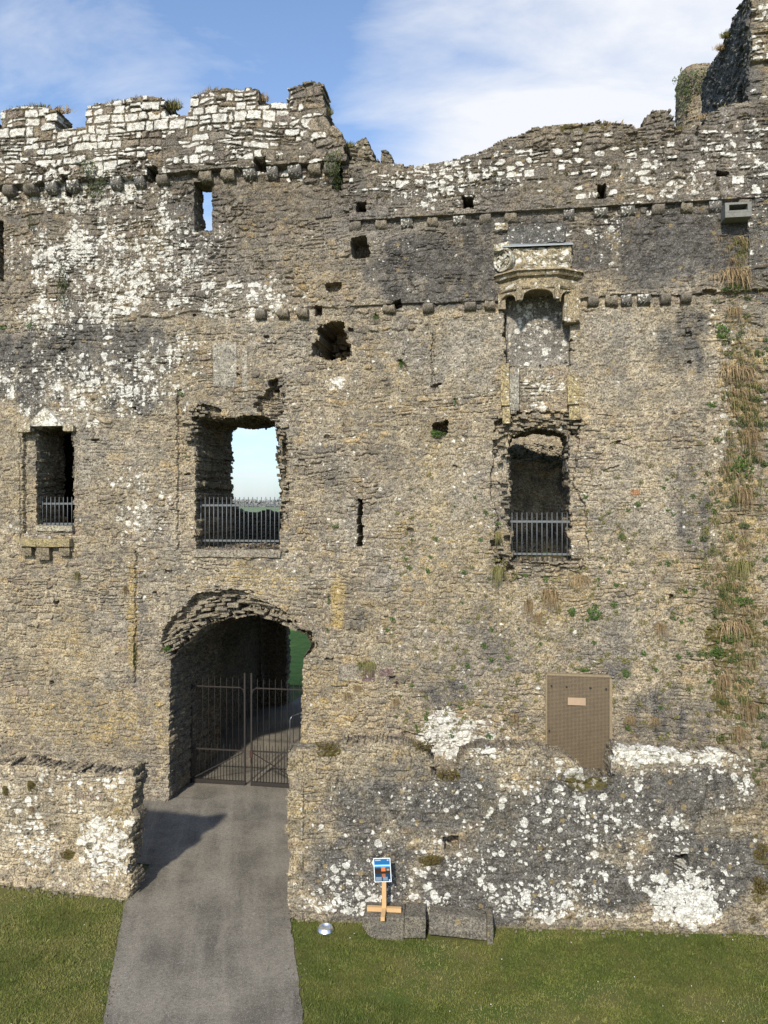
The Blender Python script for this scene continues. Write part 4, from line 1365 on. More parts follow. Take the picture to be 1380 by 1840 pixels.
# ---- wire mesh panel on the wall
YM = -.10
mx0, mz1 = P(982, 1212, YM); mx1, _ = P(1097, 1212, YM); mz0 = P(1040, 1425, YM)[1]
mp_ = thing('mesh_panel', 'tall rusty wire mesh panel over a recess in the wall above the low wall', 'mesh panel', ((mx0 + mx1) / 2, YM, mz0))
M_WIRE = plain('rusted_galvanised_wire', (.20, .155, .10), .6, .1, 30, .35, .0)
M_BACK = plain('brown_board', (.060, .046, .030), .85, 0, 5, .8, .004)
wv, hv = (mx1 - mx0) / 2, mz1 - mz0
mb = MB()
nx_ = 47; nz_ = int(hv / (2 * wv / nx_))
for i in range(nx_ + 1):
    x = -wv + 2 * wv * i / nx_
    mb.box((x - .0048, -.004, 0), (x + .0048, .004, hv))
for i in range(nz_ + 1):
    z = hv * i / nz_
    mb.box((-wv, -.0095, z - .0048), (wv, -.0045, z + .0048))
mb.build('wire_grid', M_WIRE, mp_)
MB().box((-wv + .01, .05, 0), (wv - .01, .08, hv - .01)).build('backing_board', M_BACK, mp_)
M_OLDW = plain('weathered_pine_batten', (.22, .17, .105), .75, 0, 18, .3, .003)
MB().box((wv - .02, -.02, 0), (wv + .035, .10, hv - .05)).build('side_batten', M_OLDW, mp_)
MB().box((-wv - .02, -.02, 0), (-wv + .01, .10, hv)).build('side_batten', M_OLDW, mp_)
MB().box((-wv + .012, -.015, hv - .015), (wv - .022, .10, hv + .03)).build('top_batten', M_OLDW, mp_)
pz = P(1036, 1260, YM)[1] - mz0; px_ = P(1036, 1260, YM)[0] - (mx0 + mx1) / 2
MB().box((px_ - .20, -.035, pz - .085), (px_ + .20, -.012, pz + .085)).build('plaque', plain('pale_wood_plaque', (.36, .26, .17), .7, 0, 14, .15, .001), mp_)
for a, b in ((991, 1232), (1018, 1234), (1061, 1236), (1089, 1238), (987, 1313), (1090, 1340)):
    q = P(a, b, YM); mb = MB(); mb.tube([(q[0] - (mx0 + mx1) / 2, -.03, q[1] - mz0), (q[0] - (mx0 + mx1) / 2, 0, q[1] - mz0)], .024, 8); mb.build('fixing_bolt', M_IRON, mp_)

# ---- two worked stones lying at the foot of the low wall
M_BLK = plain('weathered_grey_limestone', (.20, .185, .15), .9, 0, 40, .8, .02, .1)
bx, by = G(700, 1690)
ang = math.atan2(B_[1] - A_[1], B_[0] - A_[0]) - .03
b1 = thing('stone_block', 'big grey chamfered stone block at the foot of the low wall, under the poster stand', 'stone block', (bx - .28, by, 0), ang, 'worked stones lying under the wall')
def solid_rough(prof, y0, y1, amp, seed, div=.05):
    """extruded profile cut fine and roughened"""
    import bmesh
    bm = bmesh.new()
    n = len(prof)
    a = [bm.verts.new((x, y0, z)) for x, z in prof]; b = [bm.verts.new((x, y1, z)) for x, z in prof]
    bm.faces.new(a); bm.faces.new(b[::-1])
    for i in range(n):
        j = (i + 1) % n
        bm.faces.new((a[j], a[i], b[i], b[j]))
    bmesh.ops.bevel(bm, geom=list(bm.edges), offset=.012, segments=1, affect='EDGES')
    bmesh.ops.triangulate(bm, faces=bm.faces)
    for _ in range(5):
        es = [e for e in bm.edges if e.calc_length() > div * 1.6]
        if not es: break
        bmesh.ops.subdivide_edges(bm, edges=es, cuts=1)
        bmesh.ops.triangulate(bm, faces=[f for f in bm.faces if len(f.verts) > 3])
    for v in bm.verts:
        q = mnoise.noise_vector(v.co * 5 + Vector((seed, 0, 0))) * amp + mnoise.noise_vector(v.co * 19 + Vector((seed, 0, 0))) * amp * .5
        v.co += q
    bm.normal_update()
    V = [tuple(v.co) for v in bm.verts]; F = [tuple(v.index for v in f.verts) for f in bm.faces]
    bm.verts.index_update()
    F = [tuple(v.index for v in f.verts) for f in bm.faces]
    bm.free()
    return V, F
V, F = solid_rough([(-.18, .38), (-.20, .20), (-.08, .03), (.10, -.02), (.52, -.02), (.525, .38)], 0, .55, .013, 1)
mk('block_body', V, F, M_STONE, b1, smooth=False, tone=(.185, .165, .128), mask=(.10, .22, 0))
V, F = solid_rough([(.532, .03), (.90, .03), (.90, .39), (.532, .39)], .02, .54, .010, 2)
mk('moulded_end', V, F, M_STONE, b1, tone=(.185, .165, .128), mask=(.10, .22, 0))
b2 = thing('stone_block', 'long narrow grey stone bar lying level right of the poster stand', 'stone block', (b1.location.x + .95 * math.cos(ang), b1.location.y + .95 * math.sin(ang) + .03, 0), ang - .02, 'worked stones lying under the wall')
V, F = solid_rough([(.04, .05), (.04, .18), (.24, .33), (.50, .33), (.50, .05)], 0, 1.0, .010, 3)
V = [(y, x, z + .03 - .05 * y) for x, y, z in V]
mk('bar_body', V, F, M_STONE, b2, tone=(.185, .165, .128), mask=(.10, .22, 0))
V, F = solid_rough([(1.005, -.02), (1.11, -.02), (1.11, .33), (1.005, .33)], .0, .52, .012, 4)
mk('bar_end', V, F, M_STONE, b2, tone=(.185, .165, .128), mask=(.10, .22, 0))

# ---- poster stand on the block
sx, sy = G(690, 1638, .385)
ps = thing('poster_stand', 'small timber cross-footed stand with a blue poster, standing on the stone block', 'poster stand', (sx, sy + .02, .385), ang)
MB().box((-.0375, -.0375, .035), (.0375, .0375, .93)).build('post', M_WOOD, ps)
MB().box((-.30, -.035, 0), (-.0385, .035, .075)).build('foot', M_WOOD, ps)
MB().box((.0385, -.035, 0), (.30, .035, .07)).build('foot', M_WOOD, ps)
MB().box((-.035, -.33, 0), (.035, -.0385, .072)).build('foot', M_WOOD, ps)
MB().box((-.035, .0385, 0), (.035, .30, .072)).build('foot', M_WOOD, ps)
from mathutils import Matrix
br = MB(); Mx = Matrix.Translation((0, .2, .07)) @ Matrix.Rotation(math.radians(38), 4, 'X')
br.box((-.02, -.02, 0), (.02, .02, .28), Mx); br.build('brace', M_WOOD, ps)
PM = Matrix.Translation((-.015, -.042, .53)) @ Matrix.Rotation(math.radians(-3.5), 4, 'Y')


def pbox(name, x0, z0, x1, z1, yy, col, parent, rough=.35):
    mname = 'poster_' + name
    m_ = bpy.data.materials.get(mname) or plain(mname, col, rough, 0, 60, .08, 0)
    return MB().box((x0, -yy, z0), (x1, 0.0 if yy < .003 else -yy + .0015, z1), PM).build(name, m_, parent)


po = pbox('poster', -.150, 0, .150, .42, .002, (.75, .80, .84), ps)
def art(name, x0, z0, x1, z1, lv, col): return pbox(name, x0, z0, x1, z1, .0035 + .0018 * lv, col, po)
art('sky_panel', -.138, .24, .138, .408, 0, (.018, .12, .30))
art('pale_sky_band', -.138, .268, .138, .31, 1, (.10, .34, .55))
art('cloud_streak', -.138, .285, .138, .298, 2, (.55, .70, .78))
art('water_panel', -.138, .012, .138, .2385, 0, (.012, .040, .085))
art('dark_land', -.138, .15, .138, .245, 1, (.035, .020, .014))
art('lit_building', -.02, .19, .055, .265, 2, (.55, .16, .06))
art('building_reflection', -.015, .09, .05, .145, 1, (.30, .11, .06))
art('light_panel', .075, .20, .125, .235, 2, (.28, .22, .18))
for i in range(4):
    art('text_line', -.125, .030 + i * .017, -.02, .037 + i * .017, 1, (.35, .42, .5))
    art('text_line', .0, .030 + i * .017, .085, .037 + i * .017, 1, (.35, .42, .5))
art('text_line', -.12, .375, -.02, .392, 1, (.35, .42, .5)); art('text_line', .09, .37, .12, .395, 1, (.35, .42, .5))
art('corner_mark', .105, .02, .13, .045, 1, (.5, .6, .7))

# ---- metal bowl
wx, wy = G(585, 1672)
bw = thing('metal_bowl', 'small shiny metal dog bowl on the grass by the path corner', 'bowl', (wx, wy, .015))
prof = [(.150, 0), (.145, .012), (.118, .058), (.112, .062), (.104, .056), (.085, .018), (.05, .012), (.0, .012)]
V = []; F = []; n_ = 36
for r_, z_ in prof:
    for i in range(n_):
        V.append((r_ * math.cos(2 * math.pi * i / n_), r_ * math.sin(2 * math.pi * i / n_), z_))
for j in range(len(prof) - 1):
    for i in range(n_):
        F.append((j * n_ + i, j * n_ + (i + 1) % n_, (j + 1) * n_ + (i + 1) % n_, (j + 1) * n_ + i))
mk('bowl_body', V, F, plain('polished_steel', (.80, .80, .80), .34, 1., 20, .05, 0), bw, smooth=True)

# ================================================================== GROUND
def ground_mat():
    m, t, b = new_mat('turf_soil')
    k = NT(t)
    n = k.noise(1.1, 6, .6); n2_ = k.noise(14, 6, .7); n3 = k.noise(70, 3, .6)
    c = k.mix(k.ss(.35, .68, n.outputs['Fac']), (.060, .092, .014), (.125, .115, .035))
    c = k.mix(k.ss(.5, .8, n2_.outputs['Fac']), c, (.085, .060, .030))
    c = k.mix(1.0, c, k.m('ADD', n3.outputs['Fac'], .5), 'MULTIPLY')
    t.links.new(c, b.inputs['Base Color']); b.inputs['Roughness'].default_value = .95
    k.bump(n3.outputs['Fac'], .02, .8, b)
    return m


def asphalt_mat():
    m, t, b = new_mat('worn_asphalt')
    k = NT(t)
    sp3 = k.t.nodes.new('ShaderNodeSeparateXYZ'); k.t.links.new(k.co, sp3.inputs[0])
    cb3 = k.t.nodes.new('ShaderNodeCombineXYZ')
    k.val(k.m('MULTIPLY', k.m('ADD', sp3.outputs[0], k.m('MULTIPLY', sp3.outputs[1], .34)), 2.6), cb3.inputs[0])
    k.val(k.m('MULTIPLY', sp3.outputs[1], .30), cb3.inputs[1])
    mv = cb3.outputs[0]
    ns = k.noise(1.0, 5, .6, mv)
    nb_ = k.noise(.9, 5, .6); nm = k.noise(22, 6, .75); nf = k.noise(85, 4, .75); v = k.vor(75)
    c = k.mix(k.ss(.32, .68, nb_.outputs['Fac']), (.108, .098, .080), (.190, .170, .137))
    c = k.mix(k.m('MULTIPLY', k.ss(.42, .66, ns.outputs['Fac']), .5), c, (.235, .21, .17))
    ck = k.vor(.75, k.vmap((1, 4, 0), (1.3, .7, 1)), 1.0, 'DISTANCE_TO_EDGE')
    wob = k.noise(7, 4, .6)
    crk = k.m('MULTIPLY', k.m('LESS_THAN', k.m('ADD', ck.outputs['Distance'], k.m('MULTIPLY', k.m('SUBTRACT', wob.outputs['Fac'], .5), .09)), .006), k.ss(.5, .6, nb_.outputs['Fac']))
    c = k.mix(k.m('MULTIPLY', crk, .22), c, (.045, .042, .03))
    f = k.m('ADD', k.m('MULTIPLY', k.ss(.3, .7, nf.outputs['Fac']), .9), k.m('MULTIPLY', k.ss(.3, .7, nm.outputs['Fac']), .5))
    f = k.m('ADD', f, .35)
    c = k.mix(1.0, c, f, 'MULTIPLY')
    sc = k.sep(v.outputs['Color'])
    c = k.mix(k.m('MULTIPLY', k.m('MULTIPLY', k.m('GREATER_THAN', sc[0], .84), k.m('LESS_THAN', v.outputs['Distance'], .38)), .75), c, (.42, .38, .31))
    t.links.new(c, b.inputs['Base Color']); b.inputs['Roughness'].default_value = .88
    k.bump(k.m('ADD', nf.outputs['Fac'], k.m('MULTIPLY', v.outputs['Distance'], .5)), .012, .7, b)
    return m


M_GROUND = ground_mat(); M_ASPH = asphalt_mat()
n = 60
gxs = np.concatenate([-np.geomspace(2500, 14, 14), np.linspace(-13, 9, 60), np.geomspace(10, 2500, 14)])
gys = np.concatenate([np.linspace(-40, -10, 8), np.linspace(-9, 12, 50), np.geomspace(13, 3000, 22)])
X, Y = np.meshgrid(gxs, gys)
Z = .015 * vn(X * .8, Y * .8, 3) * (np.abs(X) < 14) - .012 + np.where((Y > 13) & (Y < 150), 0, 0)
idx = np.arange(X.size).reshape(X.shape)
F = np.stack([idx[:-1, :-1].ravel(), idx[:-1, 1:].ravel(), idx[1:, 1:].ravel(), idx[1:, :-1].ravel()], -1)
gd = mk('ground', np.stack([X, Y, Z], -1).reshape(-1, 3), F, M_GROUND, smooth=True); gd['kind'] = 'structure'

pl_ = [G(170, 1920), G(186, 1840), G(198, 1760), G(212, 1690), G(224, 1625), (-7.05, -4.4), (-7.3, -3.2), (-9.8, -3.0), (-10.6, .3), (-8.5, .35), (-8.45, 3.6), (-9.0, 3.7), (-8.95, 9.6), (-8.0, 9.7), (-7.6, 12.5)]
pr_ = [G(556, 1920), G(544, 1840), G(536, 1760), G(526, 1690), G(521, 1652), (-3.82, -4.7), (-3.5, -3.8), (-3.4, -1.5), (-3.5, .3), (-5.05, .35), (-5.0, 3.6), (-3.6, 3.7), (-3.6, 9.6), (-3.0, 9.7), (4.0, 12.5)]
mb = MB()


V = []; F = []
cols = 12
LL = []; RR = []
for i in range(len(pl_) - 1):
    n_ = max(2, int(max(math.dist(pl_[i], pl_[i + 1]), math.dist(pr_[i], pr_[i + 1])) / .08))
    for j in range(n_):
        f = j / n_
        LL.append((pl_[i][0] * (1 - f) + pl_[i + 1][0] * f, pl_[i][1] * (1 - f) + pl_[i + 1][1] * f))
        RR.append((pr_[i][0] * (1 - f) + pr_[i + 1][0] * f, pr_[i][1] * (1 - f) + pr_[i + 1][1] * f))
for a, b in zip(LL, RR):
    ja = .025 * mnoise.noise(Vector((a[0] * 3, a[1] * 3, 0))) + .02 * mnoise.noise(Vector((a[0] * 11, a[1] * 11, 0)))
    jb = .025 * mnoise.noise(Vector((b[0] * 3, b[1] * 3, 5))) + .02 * mnoise.noise(Vector((b[0] * 11, b[1] * 11, 5)))
    for c in range(cols + 1):
        f = c / cols
        x = (a[0] + ja) * (1 - f) + (b[0] + jb) * f; y = a[1] * (1 - f) + b[1] * f
        V.append((x, y, .012 + .018 * math.sin(math.pi * f) + .006 * mnoise.noise(Vector((x, y, 0)))))
for i in range(len(LL) - 1):
    for c in range(cols):
        F.append((i * (cols + 1) + c, i * (cols + 1) + c + 1, (i + 1) * (cols + 1) + c + 1, (i + 1) * (cols + 1) + c))
mk('path', V, np.array(F), M_ASPH, smooth=True)['kind'] = 'structure'
LPATH = np.array(LL); RPATH = np.array(RR)


# ---- grass blades
def blades(pts, hgt, wid, spread, droop=None, seed=0, out=(0, 0, 1), grav=0., segs=2):
    """pts (n,3) roots -> thin two-segment blades; returns V,F,rnd"""
    r = np.random.RandomState(seed)
    n = len(pts)
    H = hgt * (.45 + .9 * r.rand(n)); a = r.rand(n) * 2 * np.pi
    o = np.array(out, float)
    dirv = o[None] + spread * r.randn(n, 3)
    dirv /= np.linalg.norm(dirv, axis=1, keepdims=True)
    side = np.cross(dirv, r.randn(n, 3)); side /= np.linalg.norm(side, axis=1, keepdims=True)
    w = wid * (.6 + .8 * r.rand(n))
    mid = pts + dirv * (H * .5)[:, None] + np.array([0, 0, -1]) * (grav * H * .22)[:, None]
    tip = pts + dirv * (H * .85)[:, None] + np.array([0, 0, -1]) * (grav * H * .95)[:, None]
    V = np.stack([pts - side * w[:, None] / 2, pts + side * w[:, None] / 2, mid + side * w[:, None] * .45, mid - side * w[:, None] * .45, tip], 1)
    i = np.arange(n) * 5
    q = np.stack([i, i + 1, i + 2, i + 3], -1); t_ = np.stack([i + 3, i + 2, i + 4, i + 4], -1)
    rn = np.repeat(np.clip(r.rand(n) * .8 + .1, 0, 1), 5)
    return V.reshape(-1, 3), q, np.stack([i + 3, i + 2, i + 4], -1), rn


def mk_blades(name, sets, mat, parent=None, loc=None, rn_scale=None):
    VV = []; TT = []; RR_ = []; b = 0
    for V, q, t_, rn in sets:
        VV.append(V); RR_.append(rn)
        TT.append(np.stack([q[:, 0], q[:, 1], q[:, 2]], -1) + b); TT.append(np.stack([q[:, 0], q[:, 2], q[:, 3]], -1) + b); TT.append(t_ + b)
        b += len(V)
    return mk(name, np.concatenate(VV), np.concatenate(TT), mat, parent, rnd=np.concatenate(RR_))


r_ = np.random.RandomState(11)
N_ = 420000
gp = np.stack([r_.uniform(-9.5, 4.6, N_), r_.uniform(-8.6, -3.3, N_)], -1)
# keep what the photograph can see, off the path and off the wall feet
xl_ = np.interp(gp[:, 1], LPATH[:120, 1], LPATH[:120, 0]); 
ordl = np.argsort(LPATH[:, 1]); 
sel_l = LPATH[LPATH[:, 1] < -4.35]; sel_r = RPATH[RPATH[:, 1] < -4.65]
xl_ = np.interp(gp[:, 1], sel_l[:, 1], sel_l[:, 0]); xr_ = np.interp(gp[:, 1], sel_r[:, 1], sel_r[:, 0])
ed_ = .06 * vn(gp[:, 0] * 5, gp[:, 1] * 5, 2) + .05 * vn(gp[:, 0] * 16, gp[:, 1] * 16, 5)
left_ok = (gp[:, 0] < xl_ - .02 + ed_) & (gp[:, 1] < -4.5 - .05 * (gp[:, 0] + 7))
yw = A_[1] + (gp[:, 0] - A_[0]) * (B_[1] - A_[1]) / (B_[0] - A_[0])
right_ok = (gp[:, 0] > xr_ + .02 + ed_) & (gp[:, 1] < yw - .03)
blkok = ~((gp[:, 0] > bx - .44) & (gp[:, 0] < bx + 1.76) & (gp[:, 1] > by + .02 + .1 * (gp[:, 0] - bx + .28)))
wear_ = fbm(gp[:, 0] * .9, gp[:, 1] * 1.3, 4, 60)
near = np.where(gp[:, 0] < -5, -4.5 - .05 * (gp[:, 0] + 7) - gp[:, 1], yw - gp[:, 1])
thin = (r_.rand(N_) < (.30 + .7 * sst(.0, .45, near)) * (1 - .7 * sst(.14, .42, wear_)))
bare = ((gp[:, 0] - G(700, 1790)[0]) / .35) ** 2 + ((gp[:, 1] - G(700, 1790)[1]) / .18) ** 2 < 1
ok = (left_ok | right_ok) & blkok & thin & ~(bare & (r_.rand(N_) < .8))
gp = gp[ok]; wear_ = wear_[ok]; near = near[ok]
V, q, t_, rn = blades(np.concatenate([gp, np.zeros((len(gp), 1))], 1), .042, .0050, .55, seed=3)
foot = np.repeat(sst(.16, .0, near) * (np.random.RandomState(6).rand(len(gp)) < .30) + .9 * (vn(gp[:, 0] * 9, gp[:, 1] * 9, 31) > .72), 5).reshape(-1, 5)
root = np.concatenate([gp, np.zeros((len(gp), 1))], 1)[:, None, :]
V = ((V.reshape(-1, 5, 3) - root) * (1 + foot[:, :1, None] * .9) + root).reshape(-1, 3)
dryness = np.clip(.22 + 1.3 * wear_ + .45 * sst(.6, 0, near) + .30 * (gp[:, 0] < -5) + .5 * fbm(gp[:, 0] * 4, gp[:, 1] * 5, 3, 61), 0, 1)
rn = np.clip(rn * .45 + np.repeat(dryness, 5) * .60, 0, 1)
dry_b = np.random.RandomState(4).rand(len(gp)) < (.16 + .75 * np.clip(dryness - .3, 0, 1))
db = np.repeat(dry_b, 5)
i0 = np.nonzero(~dry_b)[0]; i1 = np.nonzero(dry_b)[0]


def subset(V, rn, idx):
    n = len(idx)
    Vn = V.reshape(-1, 5, 3)[idx].reshape(-1, 3); rr = rn.reshape(-1, 5)[idx].ravel()
    i = np.arange(n) * 5
    return Vn, np.stack([i, i + 1, i + 2, i + 3], -1), np.stack([i + 3, i + 2, i + 4], -1), rr


tag(mk_blades('lawn_grass', [subset(V, rn, i0)], M_LAWN), 'short green mown grass on both sides of the path', 'grass', kind='stuff')
tag(mk_blades('dry_lawn_grass', [subset(V, rn, i1)], M_OLIVE), 'dry yellowish blades worn into the lawn', 'grass', kind='stuff')
# daisies and litter specks
r2 = np.random.RandomState(9)
mb = MB()
for _ in range(26):
    k_ = r2.randint(len(gp)); x, y = gp[k_]
    s = r2.uniform(.005, .009)
    mb.tube([(x, y, .03), (x, y, .036)], s, 6)
tag(mb.build('daisies', plain('daisy_petals', (.75, .75, .7), .6, 0, 10, .05, 0)), 'tiny white daisies scattered over the lawn', 'flowers', kind='stuff')

# ---- lawn of the outer ward behind the building
X, Y = np.meshgrid(np.linspace(-90, 70, 60), np.linspace(12.6, 140, 60))
Z = .03 + .02 * vn(X * .5, Y * .5, 8) + .012 * np.maximum(0, Y - 60)
idx = np.arange(X.size).reshape(X.shape)
F = np.stack([idx[:-1, :-1].ravel(), idx[:-1, 1:].ravel(), idx[1:, 1:].ravel(), idx[1:, :-1].ravel()], -1)
m_, t__, b__ = new_mat('lush_turf'); k = NT(t__)
n_ = k.noise(2.2, 6, .65); n3_ = k.noise(30, 4, .7)
c_ = k.mix(k.ss(.35, .65, n_.outputs['Fac']), (.10, .20, .022), (.19, .27, .045))
c_ = k.mix(1.0, c_, k.m('ADD', n3_.outputs['Fac'], .55), 'MULTIPLY')
t__.links.new(c_, b__.inputs['Base Color']); b__.inputs['Roughness'].default_value = .95
k.bump(n3_.outputs['Fac'], .06, .9, b__)
mk('outer_lawn', np.stack([X, Y, Z], -1).reshape(-1, 3), F, m_, smooth=True)['kind'] = 'structure'

# ---- far country seen through the big window
def far_mat(name, a, b_, sc):
    m, t, b = new_mat(name); k = NT(t)
    n = k.noise(sc, 6, .65)
    t.links.new(k.mix(k.ss(.35, .65, n.outputs['Fac']), tuple(a), tuple(b_)), b.inputs['Base Color'])
    b.inputs['Roughness'].default_value = 1.
    return m


X, Y = np.meshgrid(np.linspace(-420, 60, 60), np.linspace(60, 760, 60))
Z = 5.6 * sst(60, 470, Y) * (1 + .12 * fbm(X * .01, Y * .01, 3, 4)) - .2
idx = np.arange(X.size).reshape(X.shape)
F = np.stack([idx[:-1, :-1].ravel(), idx[:-1, 1:].ravel(), idx[1:, 1:].ravel(), idx[1:, :-1].ravel()], -1)
mk('hill', np.stack([X, Y, Z], -1).reshape(-1, 3), F, far_mat('far_pasture', (.11, .17, .075), (.15, .20, .10), .02), smooth=True)['kind'] = 'structure'
r3 = np.random.RandomState(2)
mbv = []; mbf = []; base = 0
tx = r3.uniform(-400, 40, 1500); ty = r3.uniform(470, 560, 1500)
V = []; F = []
for x, y in zip(tx, ty):
    zb = 5.2
    h_ = r3.uniform(3.0, 5.0) + 1.2 * math.sin(x * .021 + 1)
    for j in range(5):
        c = np.array([x + r3.uniform(-1.8, 1.8), y, zb + h_ * r3.uniform(.2, .9)])
        for t in range(4):
            d = r3.randn(3, 3) * 1.2
            F.append((len(V), len(V) + 1, len(V) + 2)); V += [tuple(c + d[0]), tuple(c + d[1]), tuple(c + d[2])]
tag(mk('distant_woodland', V, np.array(F), far_mat('far_bare_woodland', (.20, .205, .195), (.27, .27, .255), .05)), 'grey leafless woodland along the far hill', 'woodland', kind='stuff')  # grey of bare trees, with distance haze put into the colour

# ================================================================== PLANTS ON THE WALL
def leafset(n, size, rx, rz, ry, seed, up=0.):
    """n small pointed leaves scattered through a flattened mound hanging on the wall face"""
    r = np.random.RandomState(seed)
    a = r.rand(n) * 2 * np.pi; q = np.sqrt(r.rand(n))
    prof = 1 - q ** 2
    x = rx * q * np.cos(a) * (1 + .25 * np.sin(3 * a + seed)); z = rz * q * np.sin(a) * (1 + .25 * np.cos(2 * a + seed))
    y = -ry * prof * (.25 + .75 * r.rand(n)) - .015
    c = np.stack([x, y, z], -1)
    nrm = np.stack([.8 * r.randn(n), -1.0 + .5 * r.randn(n), .5 + .6 * r.randn(n)], -1)
    nrm /= np.linalg.norm(nrm, axis=1, keepdims=True)
    t = np.cross(nrm, r.randn(n, 3)); t /= np.linalg.norm(t, axis=1, keepdims=True)
    b = np.cross(nrm, t)
    s = size * (.5 + .9 * r.rand(n))[:, None]
    V = np.stack([c - t * s, c - b * s * .42, c + t * s * .9, c + b * s * .42], 1).reshape(-1, 3)
    i = np.arange(n) * 4
    F = np.concatenate([np.stack([i, i + 1, i + 2], -1), np.stack([i, i + 2, i + 3], -1)])
    return V, F, np.repeat(r.rand(n), 4)


def frondset(n, L, seed, spread=1.0):
    """a rosette of drooping fronds with small leaflets"""
    r = np.random.RandomState(seed)
    V = []; F = []; R_ = []
    for k in range(n):
        F.append((0, len(V), len(V) + 1)) if False else None
        a = r.uniform(-math.pi * .55, math.pi * .55) * spread + math.pi / 2 * r.choice([1, 1, .6]) - math.pi / 2 * 0
        dx = math.cos(a) ; dz = math.sin(a)
        ang = r.uniform(0, 2 * math.pi)
        d = np.array([math.cos(ang) * .9, -.75 - .3 * r.rand(), math.sin(ang) * .9 + .1]); d /= np.linalg.norm(d)
        l = L * r.uniform(.6, 1.15); rr = r.rand()
        e0 = np.cross(d, [0, 0, 1.]) * L * .02
        F.append((len(V), len(V) + 1, len(V) + 2)); V += [-e0 * 2, e0 * 2, d * l * .5 + np.array([0, 0, -.11 * l])]; R_ += [rr] * 3
        F.append((len(V), len(V) + 1, len(V) + 2)); V += [d * l * .4 - e0 + np.array([0, 0, -.07 * l]), d * l * .4 + e0 + np.array([0, 0, -.07 * l]), d * l + np.array([0, 0, -.45 * l])]; R_ += [rr] * 3
        for s in range(7):
            f = (s + 1) / 7
            p = d * l * f + np.array([0, 0, -.45 * l * f * f])
            sd = np.cross(d, [0, 0, 1.]); sd /= np.linalg.norm(sd) + 1e-6
            w = l * .24 * (1 - .7 * f)
            for sg in (-1, 1):
                q = p + sd * sg * w + d * w * .3
                e = d * l * .035
                F.append((len(V), len(V) + 1, len(V) + 2)); V += [p - e, q, p + e]; R_ += [rr] * 3
    return np.array(V), np.array(F), np.array(R_)


def tuftset(n, L, seed, up, rx=.5, ry=.05, grav=None, wid=.006):
    r = np.random.RandomState(seed)
    roots = np.stack([r.randn(n) * L * rx * .4, -np.abs(r.randn(n)) * ry * .5, r.randn(n) * L * (.10 if not up else .04)], -1)
    if up:
        V, q, t_, rn = blades(roots, L, wid, .42, seed=seed, out=(0, -.05, 1), grav=.25)
    else:
        V, q, t_, rn = blades(roots, L, wid, .30, seed=seed, out=(0, -.45, .05), grav=1.15)
    return V, np.concatenate([q[:, [0, 1, 2]], q[:, [0, 2, 3]], t_]), rn


def surf_y(px, py):
    x, z = P(px, py)
    l = x < XJ
    return -(.2 * (z > Z_CL and l) + .11 * (l and z > Z_S) + .13 * (z > Z_CR and not l) + .075 * (z > Z_S and not l)) - .01


PC = {}
def proto(kind, v):
    if (kind, v) in PC: return PC[(kind, v)]
    s = v * 17 + 3
    if kind == 'fern': d = frondset(34, 1.0, s); m_ = M_FERN
    elif kind == 'leafy': d = leafset(150, .17, .9, .8, .5, s); m_ = M_FERN
    elif kind == 'ivy': d = leafset(420, .085, 1., 1., .30, s); m_ = M_IVY
    elif kind == 'dry': d = tuftset(150, 1.05, s, False, 1.05, .3, wid=.045); m_ = M_DRY
    elif kind == 'olive': d = tuftset(170, 1.2, s, False, .9, .2, wid=.05); m_ = M_OLIVE
    elif kind == 'top': d = tuftset(260, 1.0, s, True, 1.6, .5, wid=.07); m_ = M_OLIVE if v else M_DRY
    elif kind == 'moss': d = leafset(320, .12, 1, .8, .6, s); m_ = M_MOSS
    elif kind == 'red': d = frondset(16, 1.0, s); m_ = M_DARKRED
    o = mk(kind, d[0], d[1], m_, rnd=d[2])
    me = o.data
    bpy.data.objects.remove(o)
    PC[(kind, v)] = me
    return me


NAMES = {'fern': 'fern', 'leafy': 'leafy_plant', 'ivy': 'ivy', 'dry': 'grass_tuft', 'olive': 'grass_tuft', 'top': 'grass_tuft', 'moss': 'moss_cushion', 'red': 'red_leaved_plant'}
CATS = {'fern': 'fern', 'leafy': 'plant', 'ivy': 'ivy', 'dry': 'grass tuft', 'olive': 'grass tuft', 'top': 'grass tuft', 'moss': 'moss', 'red': 'plant'}
cnt = {}


def plant(kind, px, py, rx, rz, label, y=None, group=None):
    cnt[kind] = cnt.get(kind, 0) + 1
    me = proto(kind, cnt[kind] % 3)
    o = bpy.data.objects.new(NAMES[kind], me)
    COL.objects.link(o)
    yy = surf_y(px, py) if y is None else y
    x, z = P(px, py, yy)
    sc = (yy - CAMY) / FPX
    o.location = (x, yy, z)
    o.scale = (rx * sc, max(rx, rz) * sc * .8, rz * sc)
    tag(o, label, CATS[kind], group or ('plants rooted in the wall' if kind != 'top' else 'grass tufts along the wall top'))
    return o


